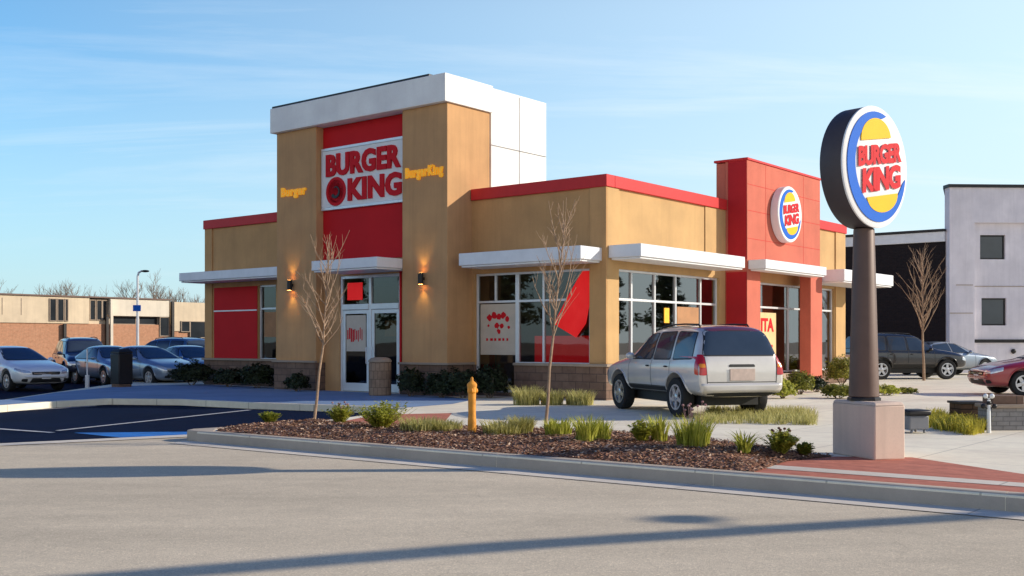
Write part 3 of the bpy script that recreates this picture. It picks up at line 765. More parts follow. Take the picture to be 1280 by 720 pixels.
em = MB().lathe([(0.335, 0.0), (0.42, 0.0), (0.42, 0.02), (0.335, 0.02), (0.335, 0.0)], 36)
lay(em, -4.52, 5.96, 0.188).build('emblem_ring', M['sign_red'], nb)
em = MB()
for i in range(10):
    a0, a1 = R(-150+27*i), R(-150+27*(i+1)); r0, r1 = 0.12, 0.215-0.008*i
    em.prism([(r0*math.cos(a0), r0*math.sin(a0)), (r0*math.cos(a1), r0*math.sin(a1)), (r1*math.cos(a1), r1*math.sin(a1)), (r1*math.cos(a0), r1*math.sin(a0))], 0, 0.03)
lay(em, -4.52, 5.96, 0.188).build('emblem_crescent', M['dark_metal'], nb)
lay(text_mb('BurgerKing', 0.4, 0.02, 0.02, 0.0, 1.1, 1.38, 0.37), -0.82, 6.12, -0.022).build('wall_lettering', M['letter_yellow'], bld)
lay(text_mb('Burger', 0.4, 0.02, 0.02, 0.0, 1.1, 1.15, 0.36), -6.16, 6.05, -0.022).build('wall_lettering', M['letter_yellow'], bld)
# wall lamps, lit
m, nt_, out_ = new_mat('lamp_glow'); principled(nt_, out_, (0.9, 0.7, 0.4), 0.5, emit=(1.0, 0.62, 0.22), estr=6.0); M['glow'] = m
for u in (-6.22, -0.84):
    lp = MB().lathe([(0.065, -0.15), (0.075, -0.15), (0.075, 0.15), (0.065, 0.15)], 18, Matrix.Translation((u, -0.13, 3.28))).box(u-0.03, u+0.03, -0.06, -0.001, 3.24, 3.32).build('wall_lamp', M['dark_metal'], bld, smooth=True)
    for zz in (3.432, 3.128): MB().lathe([(0.0, 0), (0.06, 0)], 16, Matrix.Translation((u, -0.13, zz))).build('lens', M['glow'], lp)
    for s_ in (1, -1):
        ld = bpy.data.lights.new('lamp_beam', 'SPOT'); ld.energy = 15; ld.color = (1.0, 0.68, 0.20); ld.spot_size = R(86); ld.spot_blend = 0.9; ld.shadow_soft_size = 0.03
        lo = bpy.data.objects.new('lamp_beam', ld); col.objects.link(lo); lo.parent = bld
        lo.location = (u, -0.14, 3.28+s_*0.165); lo.rotation_euler = (R(180) if s_ > 0 else 0, 0, 0)
# interior
MB().box(-11.6, UW-0.27, VW+0.27, 15.7, H0-0.1, H0).build('floor', M['int_floor'], bld)
MB().box(-11.6, UW-0.27, VW+0.27, 15.7, 3.75, 3.8).build('ceiling', M['interior'], bld)
mb = MB().box(-11.6, UW-1.2, 8.6, 8.8, H0, 3.74).box(-1.2, -1.05, 3.4, 8.58, H0, 3.74)
build_each(mb, 'partition', M['interior'], bld)
MB().box(-7.5, -2.4, 6.0, 6.7, H0, 1.2).box(-7.6, -2.3, 5.9, 6.8, 1.201, 1.26).build('counter', M['red_panel'], bld, bevel=0.02)
mp_ = m_plain('poster_paper', (0.58, 0.50, 0.40), 0.6, var=0.08); M['paper'] = mp_
M['paper_gold'] = m_plain('poster_gold', (0.74, 0.52, 0.25), 0.6, var=0.10)
m, nt_, out_ = new_mat('red_banner'); principled(nt_, out_, ramp(nt_, noise_tex(nt_, objco(nt_), 2.5), [(0.3, (0.80, 0.015, 0.015)), (0.7, (0.95, 0.035, 0.03))]), 0.6, spec=0.15, emit=(1.0, 0.02, 0.02), estr=0.28); M['banner'] = m  # faint glow put in so the red looks sunlit
M['orange_board'] = m_plain('orange_board', (0.42, 0.20, 0.08), 0.6, var=0.15)
# posters hung on the inside of the glass
def poster(axis, c, a0, a1, z0, z1, mat, name='poster'):
    mb = MB()
    if axis == 'v': mb.box(a0, a1, c, c+0.012, z0, z1)
    else: mb.box(c-0.012, c, a0, a1, z0, z1)
    return mb.build(name, mat, bld)
p = poster('v', VW+0.098, 0.22, 1.42, 1.25, 2.60, M['paper'])
mb = MB(); pr = random.Random(3)
for cx, cz, r in ((-0.30, 0.16, 0.12), (-0.14, 0.20, 0.13), (0.03, 0.17, 0.11), (0.18, 0.21, 0.12), (0.31, 0.12, 0.10), (-0.05, -0.02, 0.11), (0.12, -0.03, 0.10), (-0.34, -0.02, 0.05), (0.36, -0.06, 0.06), (0.02, -0.15, 0.09)):
    pts = [(0.84+cx+r*(0.55+0.35*pr.random())*math.cos(a), 2.05+cz*1.2+r*(0.55+0.35*pr.random())*math.sin(a)) for a in [2*math.pi*k/11 for k in range(11)]]
    mb.poly([(a, VW+0.095, b) for a, b in pts])
for k in range(6): mb.box(0.42+k*0.14, 0.42+k*0.14+pr.uniform(0.05, 0.10), VW+0.094, VW+0.097, 1.62, 1.69)
mb.build('printed_design', M['sign_red'], p)
# tilted red banner
bn = MB(); pts = [(2.72, 2.05), (3.40, 1.70), (3.72, 2.05), (3.82, 2.5), (3.83, 3.36), (3.60, 3.36), (3.15, 2.75)]
bn.prism([(a, b) for a, b in pts], 0, 0.012); bb = MB(); bb.v = [(p_[0], VW+0.045+p_[2]+0.015*math.sin(p_[0]*5+p_[1]*2), p_[1]) for p_ in bn.v]; bb.f = bn.f
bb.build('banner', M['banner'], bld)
MB().box(1.75, 3.8, VW+0.5, VW+0.56, 1.05, 1.75).build('red_reflection', M['banner'], bld)  # panel added to stand in for red reflections below the banner
pf = poster('u', UW-0.098, 9.52, 10.75, 0.72, 2.50, M['paper_gold'])
t = text_mb('ITA', 0.5, 0.004, 0.02, 0, 1.0, 0.9, 0.42); mb = MB(); mb.v = [(UW-0.092+p_[2], 10.13+p_[0], 2.12+p_[1]) for p_ in t.v]; mb.f = t.f
for k in range(5): mb.box(UW-0.097, UW-0.093, 9.72+k*0.17, 9.72+k*0.17+0.1, 1.42, 1.50)
mb.build('printed_design', M['sign_red'], pf)
poster('u', UW-0.10, 4.62, 5.80, 1.6, 2.55, M['orange_board'], 'notice_board')
poster('u', UW-0.10, 3.95, 4.2, 2.1, 2.5, M['letter_yellow'], 'notice')
# door poster and transom sign
pd = poster('v', 0.386, dl+0.22, dm-0.2, 1.32, 2.36, M['paper'])
mb = MB()
for k in range(9):
    a = dl+0.26+0.075*(k % 9)
    mb.box(a, a+pr.uniform(0.03, 0.06), 0.381, 0.385, 1.62+pr.uniform(-0.03, 0.06), 1.98+pr.uniform(-0.06, 0.04))
mb.build('printed_design', M['sign_red'], pd)
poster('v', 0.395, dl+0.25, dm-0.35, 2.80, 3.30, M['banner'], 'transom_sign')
poster('v', 0.75, dm+0.2, dr-0.25, 1.75, 2.2, M['orange_board'], 'notice_board')
poster('v', VW+0.10, -8.95, -8.35, 1.75, 2.55, M['orange_board'], 'notice_board')

# ------------------------------------------------------------------ pylon sign
sx, sy = 4.47, 13.62
pyl = empty('pylon_sign', (sx, sy, KERB), 0, 'tall bronze pole carrying a round illuminated brand drum on a stone plinth', 'sign')
pang = R(18.5)
RZ = Matrix.Rotation(pang, 4, 'Z')
blk = MB(); blk.prism([(-0.22, -0.43), (0.22, -0.43), (0.22, 0.43), (-0.22, 0.43)], 0, 0.66)
n = len(blk.v); 
blk.v += [(-0.22, -0.43, 0.662), (0.22, -0.43, 0.662), (0.22, 0.43, 0.662), (-0.22, 0.43, 0.662), (-0.20, -0.40, 0.70), (0.20, -0.40, 0.70), (0.20, 0.40, 0.70), (-0.20, 0.40, 0.70)]
blk.f += [(n, n+1, n+5, n+4), (n+1, n+2, n+6, n+5), (n+2, n+3, n+7, n+6), (n+3, n, n+4, n+7), (n+4, n+5, n+6, n+7)]
b2 = MB().join(blk, RZ); b2.build('plinth', M['plinth'], pyl, bevel=0.015)
pc = RZ @ Vector((-0.02, 0.05, 0))
MB().lathe([(0.205, 0.0), (0.205, 0.03), (0.19, 0.045)], 8, Matrix.Translation((pc.x, pc.y, 0.70)), R(22.5)).build('base_plate', M['dark_metal'], pyl)
MB().lathe([(0.185, 0.0), (0.128, 2.10), (0.122, 2.12)], 10, Matrix.Translation((pc.x, pc.y, 0.745)), R(18)).build('pole', M['bronze'], pyl, bevel=0.01)
MB().tube([(pc.x, pc.y, 2.86), (pc.x, pc.y, 3.0)], 0.05, 12).build('neck', M['dark_metal'], pyl, smooth=True)
nrm = Vector((0.66, -0.75, 0)); nrm.normalize()
rad = 0.755; zc = 3.78-KERB; dth = 0.34
ctr = Vector((pc.x, pc.y, zc))
Md = Matrix.Translation(ctr) @ rot_frame(nrm)
drum = MB().lathe([(rad-0.03, -dth/2), (rad-0.005, -dth/2+0.015), (rad, -dth/2+0.03), (rad, dth/2-0.03), (rad-0.02, dth/2-0.005), (rad-0.05, dth/2-0.005)], 72, Md).build('sign_drum', M['sign_dark'], pyl, smooth=True)
face = MB().lathe([(rad+0.004, 0), (rad+0.004, 0.02), (rad-0.03, 0.034), (0.0, 0.036)], 72, Md @ Matrix.Translation((0, 0, dth/2-0.028))).build('sign_face', M['sign_white'], pyl, smooth=True)
emblem(face, Md @ Matrix.Translation((0, 0, dth/2+0.010)), rad*1.01, 0.008)

# ------------------------------------------------------------------ vehicles
def round_poly(poly, r, n=4):
    out = []; k = len(poly)
    for i in range(k):
        p = Vector(poly[i]); a = Vector(poly[i-1]); b = Vector(poly[(i+1) % k])
        rr = min(r, (a-p).length*0.45, (b-p).length*0.45)
        p0 = p+(a-p).normalized()*rr; p1 = p+(b-p).normalized()*rr
        for j in range(n+1):
            t = j/n; out.append(tuple(p0*(1-t)**2 + p*2*t*(1-t) + p1*t*t))
    return out
def clip(cell, poly):
    cx = sum(p[0] for p in poly)/len(poly); cy = sum(p[1] for p in poly)/len(poly)
    out = cell
    for i in range(len(poly)):
        ax, ay = poly[i]; bx, by = poly[(i+1) % len(poly)]
        side = lambda p: (bx-ax)*(p[1]-ay)-(by-ay)*(p[0]-ax)
        sg = 1 if side((cx, cy)) > 0 else -1
        new = []
        for j in range(len(out)):
            p, q = out[j], out[(j+1) % len(out)]
            sp_, sq = side(p)*sg, side(q)*sg
            if sp_ >= 0: new.append(p)
            if (sp_ > 0 and sq < 0) or (sp_ < 0 and sq > 0):
                t = sp_/(sp_-sq); new.append((p[0]+(q[0]-p[0])*t, p[1]+(q[1]-p[1])*t))
        out = new
        if len(out) < 3: return []
    return out
def patch(bvh, poly, axis, sign, off=0.006, cell=0.05, mb=None):
    mb = mb or MB()
    xs = [p[0] for p in poly]; ys = [p[1] for p in poly]
    x0, x1, y0, y1 = min(xs), max(xs), min(ys), max(ys)
    nx = max(1, int(math.ceil((x1-x0)/cell))); ny = max(1, int(math.ceil((y1-y0)/cell)))
    cache = {}
    def proj(p):
        k = (round(p[0], 5), round(p[1], 5))
        if k not in cache:
            if axis == 'y': o_, d_ = Vector((p[0], sign*4, p[1])), Vector((0, -sign, 0))
            elif axis == 'x': o_, d_ = Vector((sign*6, p[0], p[1])), Vector((-sign, 0, 0))
            else: o_, d_ = Vector((p[0], p[1], 5)), Vector((0, 0, -1))
            h = bvh.ray_cast(o_, d_)
            if h[0] is None: cache[k] = None
            else:
                nn = h[1] if h[1].dot(d_) < 0 else -h[1]
                cache[k] = len(mb.v); mb.v.append(tuple(h[0]+nn*off))
        return cache[k]
    for i in range(nx):
        for j in range(ny):
            a, b = x0+(x1-x0)*i/nx, x0+(x1-x0)*(i+1)/nx; c, d = y0+(y1-y0)*j/ny, y0+(y1-y0)*(j+1)/ny
            pl = clip([(a, c), (b, c), (b, d), (a, d)], poly)
            if len(pl) < 3: continue
            idx = [proj(p) for p in pl]
            if None in idx: continue
            idx = [q for n, q in enumerate(idx) if q != idx[n-1]]
            if len(idx) < 3: continue
            a_, b_, c_ = (Vector(mb.v[idx[t]]) for t in (0, 1, 2))
            nn = (b_-a_).cross(c_-a_)
            want = Vector((0, sign, 0)) if axis == 'y' else (Vector((sign, 0, 0)) if axis == 'x' else Vector((0, 0, 1)))
            mb.f.append(tuple(idx) if nn.dot(want) > 0 else tuple(reversed(idx)))
    return mb
M['tyre'] = m_plain('tyre_rubber', (0.018, 0.018, 0.018), 0.85, var=0.2, bmp=0.2, bscale=40)
M['rim'] = m_plain('alloy_rim', (0.55, 0.55, 0.56), 0.3, metal=0.8, var=0.08)
M['car_glass'] = m_plain('car_glass', (0.035, 0.048, 0.066), 0.05, spec=0.9, var=0.1)
M['black_trim'] = m_plain('black_trim', (0.02, 0.02, 0.02), 0.6, var=0.15)
M['seam'] = m_plain('panel_gap', (0.02, 0.02, 0.02), 0.9, var=0.1)
M['lamp_red'] = m_plain('tail_lens', (0.50, 0.01, 0.012), 0.12, spec=0.6, var=0.15, scale=8, coat=0.6)
M['lamp_clear'] = m_plain('head_lens', (0.62, 0.64, 0.66), 0.12, metal=0.4, spec=0.7, var=0.2, scale=10, coat=1)
M['lamp_amber'] = m_plain('amber_lens', (0.75, 0.25, 0.02), 0.15, spec=0.6, var=0.1)
M['plate'] = m_plain('number_plate', (0.62, 0.48, 0.40), 0.5, var=0.1, scale=12)
M['chrome'] = m_plain('chrome', (0.7, 0.7, 0.7), 0.12, metal=1.0, var=0.04)
def wheel(parent, x, y, rad, wdt, side):
    A = Matrix.Translation((x, y, rad)) @ Matrix.Rotation(R(-90)*side, 4, 'X')
    rr = rad*0.64
    t = MB().lathe([(rr, -wdt/2), (rad*0.93, -wdt/2), (rad*0.985, -wdt/2+0.025), (rad, -wdt*0.25), (rad, wdt*0.25), (rad*0.985, wdt/2-0.025), (rad*0.93, wdt/2), (rad*0.72, wdt/2), (rr, wdt/2-0.012), (rr, -wdt/2)], 36, A)
    o = t.build('wheel', M['tyre'], parent, smooth=True, angle=35)
    rm = MB().lathe([(rr+0.004, -wdt/2+0.02), (rr-0.012, wdt/2-0.04), (rr+0.004, wdt/2-0.006), (rr-0.028, wdt/2-0.006), (rr-0.036, wdt/2-0.05), (rr-0.05, wdt/2-0.06)], 36, A)
    rm.f = [f for f in rm.f if len(f) <= 4]
    sp = MB()
    for k in range(5):
        a = 2*math.pi*k/5 + 0.3
        pr_ = MB(); w0, w1 = 0.050, 0.040
        pr_.prism([(0.03, -w0), (rr-0.02, -w1), (rr-0.02, w1), (0.03, w0)], wdt/2-0.045, wdt/2-0.016)
        sp.join(pr_, A @ Matrix.Rotation(a, 4, 'Z'))
    sp.lathe([(0.065, wdt/2-0.05), (0.065, wdt/2-0.012), (0.045, wdt/2-0.004), (0.0, wdt/2-0.002)], 16, A)
    rm.join(sp); rm.build('rim', M['rim'], o, smooth=True, angle=30)
    MB().lathe([(0.0, 0), (rr-0.02, 0)], 24, A @ Matrix.Translation((0, 0, wdt/2-0.075))).build('brake_disc', M['black_trim'], o)
    return o
def make_car(name, spec, paint, label, cat='car', group=None):
    root = empty(name, label=label, cat=cat, group=group)
    st = spec['stations']
    bm = bmesh.new(); rings = []
    for (x, zb, zbelt, zt, wm, wt) in st:
        dz = zt-zbelt
        half = [(0, zb), (0.66*wm, zb), (0.955*wm, zb+0.07), (wm, zb+0.5*(zbelt-zb)), (0.99*wm, zbelt-0.05), (0.955*wm, zbelt),
                (0.955*wm*0.55+wt*0.45, zbelt+0.45*dz), (wt, zbelt+0.86*dz), (wt*0.86, zbelt+0.975*dz), (wt*0.45, zt+0.012), (0, zt+0.018)]
        ring = [bm.verts.new((x, y, z)) for y, z in half] + [bm.verts.new((x, -y, z)) for y, z in reversed(half[1:-1])]
        rings.append(ring)
    for a, b in zip(rings, rings[1:]):
        k = len(a)
        for i in range(k): bm.faces.new((a[i], a[(i+1) % k], b[(i+1) % k], b[i]))
    for ring in (rings[0], rings[-1]):
        k = len(ring)//2   # fill the end as a strip of quads, left to right
        for i in range(0, k):
            v = [ring[i], ring[i+1], ring[-(i+1)] if i < k else None, ring[-i] if i else None]
            v = [q for n, q in enumerate(v) if q is not None and q not in v[:n]]
            if len(v) >= 3: bm.faces.new(v)
    bmesh.ops.recalc_face_normals(bm, faces=bm.faces)
    me = bpy.data.meshes.new('body_tmp'); bm.to_mesh(me); bm.free()
    me.materials.append(paint); me.materials.append(M['black_trim']); me.shade_smooth()
    tmp = bpy.data.objects.new('body_tmp', me); col.objects.link(tmp)
    sm = tmp.modifiers.new('s', 'SUBSURF'); sm.levels = 2; sm.render_levels = 2
    cut = MB(); rw = spec['r']; ra = spec.get('ra', rw+0.055)
    for x in spec['axles']:
        for s in (1, -1):
            cut.lathe([(ra, -0.5), (ra, 0.5)], 36, Matrix.Translation((x, s*(spec['track']+0.38), rw+0.02)) @ Matrix.Rotation(R(90), 4, 'X'))
    cme = cut.mesh('cut_tmp'); cme.materials.append(M['black_trim'])
    bmc = bmesh.new(); bmc.from_mesh(cme); bmesh.ops.recalc_face_normals(bmc, faces=bmc.faces); bmc.to_mesh(cme); bmc.free()
    cob = bpy.data.objects.new('cut_tmp', cme); col.objects.link(cob)
    dg = bpy.context.evaluated_depsgraph_get()
    full = bpy.data.meshes.new_from_object(tmp.evaluated_get(dg))
    bvh = BVHTree.FromPolygons([v.co.copy() for v in full.vertices], [tuple(p.vertices) for p in full.polygons])
    bo = tmp.modifiers.new('b', 'BOOLEAN'); bo.operation = 'DIFFERENCE'; bo.solver = 'EXACT'; bo.object = cob
    try: bo.material_mode = 'TRANSFER'
    except Exception: pass
    dg = bpy.context.evaluated_depsgraph_get(); dg.update()
    bme = bpy.data.meshes.new_from_object(tmp.evaluated_get(dg)); bme.name = 'body'
    bpy.data.objects.remove(tmp); bpy.data.objects.remove(cob)
    bme.materials.clear(); bme.materials.append(paint); bme.materials.append(M['black_trim'])
    bme.shade_smooth(); bme.set_sharp_from_angle(angle=R(38))
    body = bpy.data.objects.new('body', bme); col.objects.link(body); body.parent = root
    for sl in body.material_slots[:1]: sl.link = 'OBJECT'; sl.material = paint
    # glazing
    def grow(poly, k=0.022):
        cx = sum(p[0] for p in poly)/len(poly); cy = sum(p[1] for p in poly)/len(poly)
        return [(p[0]+math.copysign(k, p[0]-cx), p[1]+math.copysign(k, p[1]-cy)) for p in poly]
    trim = MB()
    for poly in spec['side_glass']:
        for s in (1, -1): patch(bvh, round_poly(grow(poly), 0.06), 'y', s, 0.003, 0.06, trim)
    patch(bvh, round_poly(grow(spec['windscreen']), 0.08), 'x', 1, 0.003, 0.06, trim); patch(bvh, round_poly(grow(spec['rear_glass']), 0.08), 'x', -1, 0.003, 0.06, trim)
    # raised bumper skins and wheel arch lips
    for end, z0_, z1_, hw in ((-1, spec['bump_r'][0], spec['bump_r'][1], spec['bump_r'][2]), (1, spec['bump_f'][0], spec['bump_f'][1], spec['bump_f'][2])):
        b_ = patch(bvh, round_poly([(-hw, z0_), (hw, z0_), (hw, z1_), (-hw, z1_)], 0.05), 'x', end, 0.026, 0.06).build('bumper', paint, root, smooth=True)
        so_ = b_.modifiers.new('thick', 'SOLIDIFY'); so_.thickness = 0.05; so_.offset = -1
        b_.material_slots[0].link = 'OBJECT'; b_.material_slots[0].material = paint
    for x in spec['axles']:
        for s in (1, -1):
            pts = []
            for k in range(21):
                a = R(8+164*k/20); px_, pz_ = x+math.cos(a)*(ra+0.012), rw+0.02+math.sin(a)*(ra+0.012)
                h = bvh.ray_cast(Vector((px_, 4*s, pz_)), Vector((0, -s, 0)))
                if h[0]: pts.append((px_, h[0].y+s*0.002, pz_))
            if len(pts) > 3:
                al = MB().tube(pts, 0.02, 6).build('arch_lip', paint, root, smooth=True)
                al.material_slots[0].link = 'OBJECT'; al.material_slots[0].material = paint
    for poly in spec['side_glass']:
        for s in (1, -1): patch(bvh, round_poly(poly, 0.05), 'y', s, 0.006, 0.06).build('window', M['car_glass'], root, smooth=True)
    patch(bvh, round_poly(spec['windscreen'], 0.07), 'x', 1, 0.006, 0.06).build('windscreen', M['car_glass'], root, smooth=True)
    patch(bvh, round_poly(spec['rear_glass'], 0.07), 'x', -1, 0.006, 0.06).build('rear_window', M['car_glass'], root, smooth=True)
    tl = M['lamp_red']
    for s in (1, -1):
        mir = lambda p: [(a*s, b) for a, b in p]
        mb = MB()
        for p in spec['tail_rear']: patch(bvh, round_poly(mir(p), 0.03), 'x', -1, 0.009, 0.04, mb)
        for p in spec['tail_side']: patch(bvh, round_poly(p, 0.02), 'y', s, 0.009, 0.04, mb)
        tlo = mb.build('tail_lamp', tl, root, smooth=True)
        if 'tail_amber' in spec: patch(bvh, round_poly(mir(spec['tail_amber']), 0.02), 'x', -1, 0.012, 0.03).build('indicator', M['lamp_amber'], tlo, smooth=True)
        mb = MB()
        for p in spec['head_front']: patch(bvh, round_poly(mir(p), 0.03), 'x', 1, 0.009, 0.04, mb)
        for p in spec['head_side']: patch(bvh, round_poly(p, 0.02), 'y', s, 0.009, 0.04, mb)
        mb.build('headlight', M['lamp_clear'], root, smooth=True)
    mb = MB()
    for p in spec['grille']: patch(bvh, round_poly(p, 0.03), 'x', 1, 0.007, 0.05, mb)
    g = mb.build('grille', M['black_trim'], root, smooth=True)
    mb = MB()
    for z in spec.get('bars', []):
        ys = spec['bar_w']
        patch(bvh, [(-ys, z-0.012), (ys, z-0.012), (ys, z+0.012), (-ys, z+0.012)], 'x', 1, 0.016, 0.05, mb)
    if mb.f: mb.build('grille_bar', M['chrome'], g, smooth=True)
    mb = MB()
    for p in spec['rear_dark']: patch(bvh, round_poly(p, 0.03), 'x', -1, 0.007, 0.05, mb)
    if mb.f: mb.build('rear_bumper', M['black_trim'], root, smooth=True)
    for p in spec['cladding']:
        for s in (1, -1): patch(bvh, p, 'y', s, 0.006, 0.08).build('sill_cladding', M['black_trim'], root, smooth=True)
    seam = mb = trim
    for (xa, za, xb, zb2) in spec['seams']:
        d = Vector((xb-xa, zb2-za)).normalized(); n = Vector((-d.y, d.x))*0.007
        for s in (1, -1): patch(bvh, [(xa-n.x, za-n.y), (xb-n.x, zb2-n.y), (xb+n.x, zb2+n.y), (xa+n.x, za+n.y)], 'y', s, 0.003, 0.06, mb)
    for p in spec.get('rear_seams', []):
        (ya, za, yb, zb2) = p
        d = Vector((yb-ya, zb2-za)).normalized(); n = Vector((-d.y, d.x))*0.007
        patch(bvh, [(ya-n.x, za-n.y), (yb-n.x, zb2-n.y), (yb+n.x, zb2+n.y), (ya+n.x, za+n.y)], 'x', -1, 0.003, 0.06, mb)
    bm = bmesh.new(); bm.from_mesh(bme); n0 = len(bm.verts)
    vs = [bm.verts.new(v) for v in seam.v]
    for f in seam.f:
        try: fc = bm.faces.new([vs[i] for i in f]); fc.material_index = 1; fc.smooth = True
        except ValueError: pass
    bm.to_mesh(bme); bm.free()
    for x, z in spec['handles']:
        for s in (1, -1):
            h = bvh.ray_cast(Vector((x, 4*s, z)), Vector((0, -s, 0)))
            yy = h[0].y
            MB().ell((x, yy+s*0.012, z), (0.085, 0.02, 0.018), 10, 6).build('door_handle', M['black_trim'], root, smooth=True)
    x, z = spec['mirror']
    for s in (1, -1):
        h = bvh.ray_cast(Vector((x, 4*s, z)), Vector((0, -s, 0))); yy = h[0].y
        o = MB().ell((x, yy+s*0.11, z+0.05), (0.07, 0.10, 0.07), 12, 8).box(x-0.02, x+0.02, min(yy, yy+s*0.1), max(yy, yy+s*0.1), z-0.005, z+0.025).build('mirror', paint, root, smooth=True)
        o.material_slots[0].link = 'OBJECT'; o.material_slots[0].material = paint
    if spec.get('roof_panel'):
        rp_ = patch(bvh, round_poly([(-1.99, -0.57), (-1.99, 0.57), (0.10, 0.57), (0.10, -0.57)], 0.12), 'z', 1, 0.005, 0.06).build('roof_panel', paint, root, smooth=True)
        rp_.material_slots[0].link = 'OBJECT'; rp_.material_slots[0].material = paint
    if 'rails' in spec:
        zr = spec['rails']
        for s in (1, -1):
            pts = []
            for x in (0.05, 0.0, -0.5, -1.0, -1.55, -1.6):
                h = bvh.ray_cast(Vector((x, s*zr, 4)), Vector((0, 0, -1)))
                pts.append((x, s*zr, h[0].z + (0.045 if x not in (0.05, -1.6) else 0.0)))
            MB().tube(pts, 0.016, 6).build('roof_rail', M['black_trim'], root, smooth=True)
    yp, zp, wp, hp = spec['plate_rear']
    h = bvh.ray_cast(Vector((-6, yp, zp)), Vector((1, 0, 0)))
    if h[0]: MB().box(h[0].x-0.018, h[0].x-0.004, yp-wp/2, yp+wp/2, zp-hp/2, zp+hp/2).build('number_plate', M['plate'], root, bevel=0.004)
    h = bvh.ray_cast(Vector((6, 0, spec['plate_front'])), Vector((-1, 0, 0)))
    if h[0]: MB().box(h[0].x+0.004, h[0].x+0.016, -0.15, 0.15, spec['plate_front']-0.075, spec['plate_front']+0.075).build('number_plate', M['sign_white'], root, bevel=0.004)
    # dark underbody so no daylight shows inside the arches
    MB().box(min(spec['axles'])-0.5, max(spec['axles'])+0.5, -spec['track']+0.18, spec['track']-0.18, 0.24, 0.5).build('underbody', M['black_trim'], root)
    for x in spec['axles']:
        for s in (1, -1): wheel(root, x, s*(spec['track']), rw, spec['tw'], s)
    return root
SUV = dict(
    stations=[(2.22, 0.50, 0.70, 0.72, 0.66, 0.54), (2.19, 0.42, 0.80, 0.83, 0.80, 0.66), (2.06, 0.40, 0.89, 0.96, 0.88, 0.70), (1.70, 0.40, 0.96, 1.06, 0.90, 0.73), (1.15, 0.40, 1.01, 1.13, 0.91, 0.75), (0.98, 0.40, 1.02, 1.16, 0.91, 0.74),
              (0.60, 0.40, 1.03, 1.45, 0.91, 0.69), (0.28, 0.40, 1.04, 1.66, 0.91, 0.665), (-0.10, 0.40, 1.05, 1.74, 0.91, 0.675), (-0.9, 0.40, 1.06, 1.76, 0.91, 0.685), (-1.65, 0.40, 1.07, 1.74, 0.91, 0.68), (-1.97, 0.40, 1.07, 1.69, 0.905, 0.67),
              (-2.08, 0.40, 1.07, 1.52, 0.90, 0.68), (-2.19, 0.41, 1.05, 1.18, 0.89, 0.73), (-2.235, 0.44, 0.96, 1.03, 0.885, 0.75), (-2.26, 0.49, 0.82, 0.86, 0.84, 0.70)],
    axles=(1.36, -1.30), r=0.38, tw=0.235, track=0.785, ra=0.455,
    side_glass=[[(0.76, 1.10), (-0.18, 1.10), (-0.22, 1.60), (0.24, 1.57)], [(-0.28, 1.10), (-1.02, 1.11), (-0.99, 1.625), (-0.31, 1.605)], [(-1.14, 1.11), (-1.90, 1.13), (-1.80, 1.60), (-1.10, 1.625)]],
    windscreen=[(-0.70, 1.20), (0.70, 1.20), (0.60, 1.61), (-0.60, 1.61)],
    rear_glass=[(-0.76, 1.19), (0.76, 1.19), (0.61, 1.63), (-0.61, 1.63)],
    tail_rear=[[(0.73, 0.82), (0.875, 0.82), (0.84, 1.20), (0.755, 1.20)]], tail_side=[[(-2.22, 0.82), (-2.09, 0.84), (-2.04, 1.20), (-2.15, 1.20)]], tail_amber=[(0.75, 0.96), (0.86, 0.96), (0.855, 1.03), (0.755, 1.03)],
    head_front=[[(0.45, 0.71), (0.80, 0.73), (0.80, 0.84), (0.48, 0.84)]], head_side=[[(2.20, 0.68), (1.98, 0.74), (1.98, 0.84), (2.16, 0.82)]],
    grille=[[(-0.40, 0.68), (0.40, 0.68), (0.40, 0.79), (-0.40, 0.79)], [(-0.6, 0.47), (0.6, 0.47), (0.6, 0.55), (-0.6, 0.55)]], bars=[0.735], bar_w=0.38,
    rear_dark=[[(-0.80, 0.43), (0.80, 0.43), (0.80, 0.50), (-0.80, 0.50)], [(-0.28, 0.97), (0.28, 0.97), (0.26, 1.02), (-0.26, 1.02)]],
    cladding=[[(0.90, 0.44), (-0.84, 0.44), (-0.84, 0.56), (0.90, 0.56)]],
    seams=[(0.86, 0.5, 0.84, 1.04), (-0.225, 0.5, -0.225, 1.6), (-1.06, 0.78, -1.05, 1.06), (0.86, 0.57, -0.85, 0.57), (-0.86, 0.52, -1.06, 0.80)],
    rear_seams=[(-0.72, 0.69, 0.72, 0.69), (-0.715, 0.62, -0.745, 1.16), (0.715, 0.62, 0.745, 1.16)],
    bump_r=(0.50, 0.67, 0.84), roof_panel=True, bump_f=(0.56, 0.65, 0.62), handles=[(-0.08, 0.96), (-0.90, 0.96)], mirror=(0.66, 1.10), rails=0.52, plate_rear=(0.0, 0.83, 0.52, 0.22), plate_front=0.61)
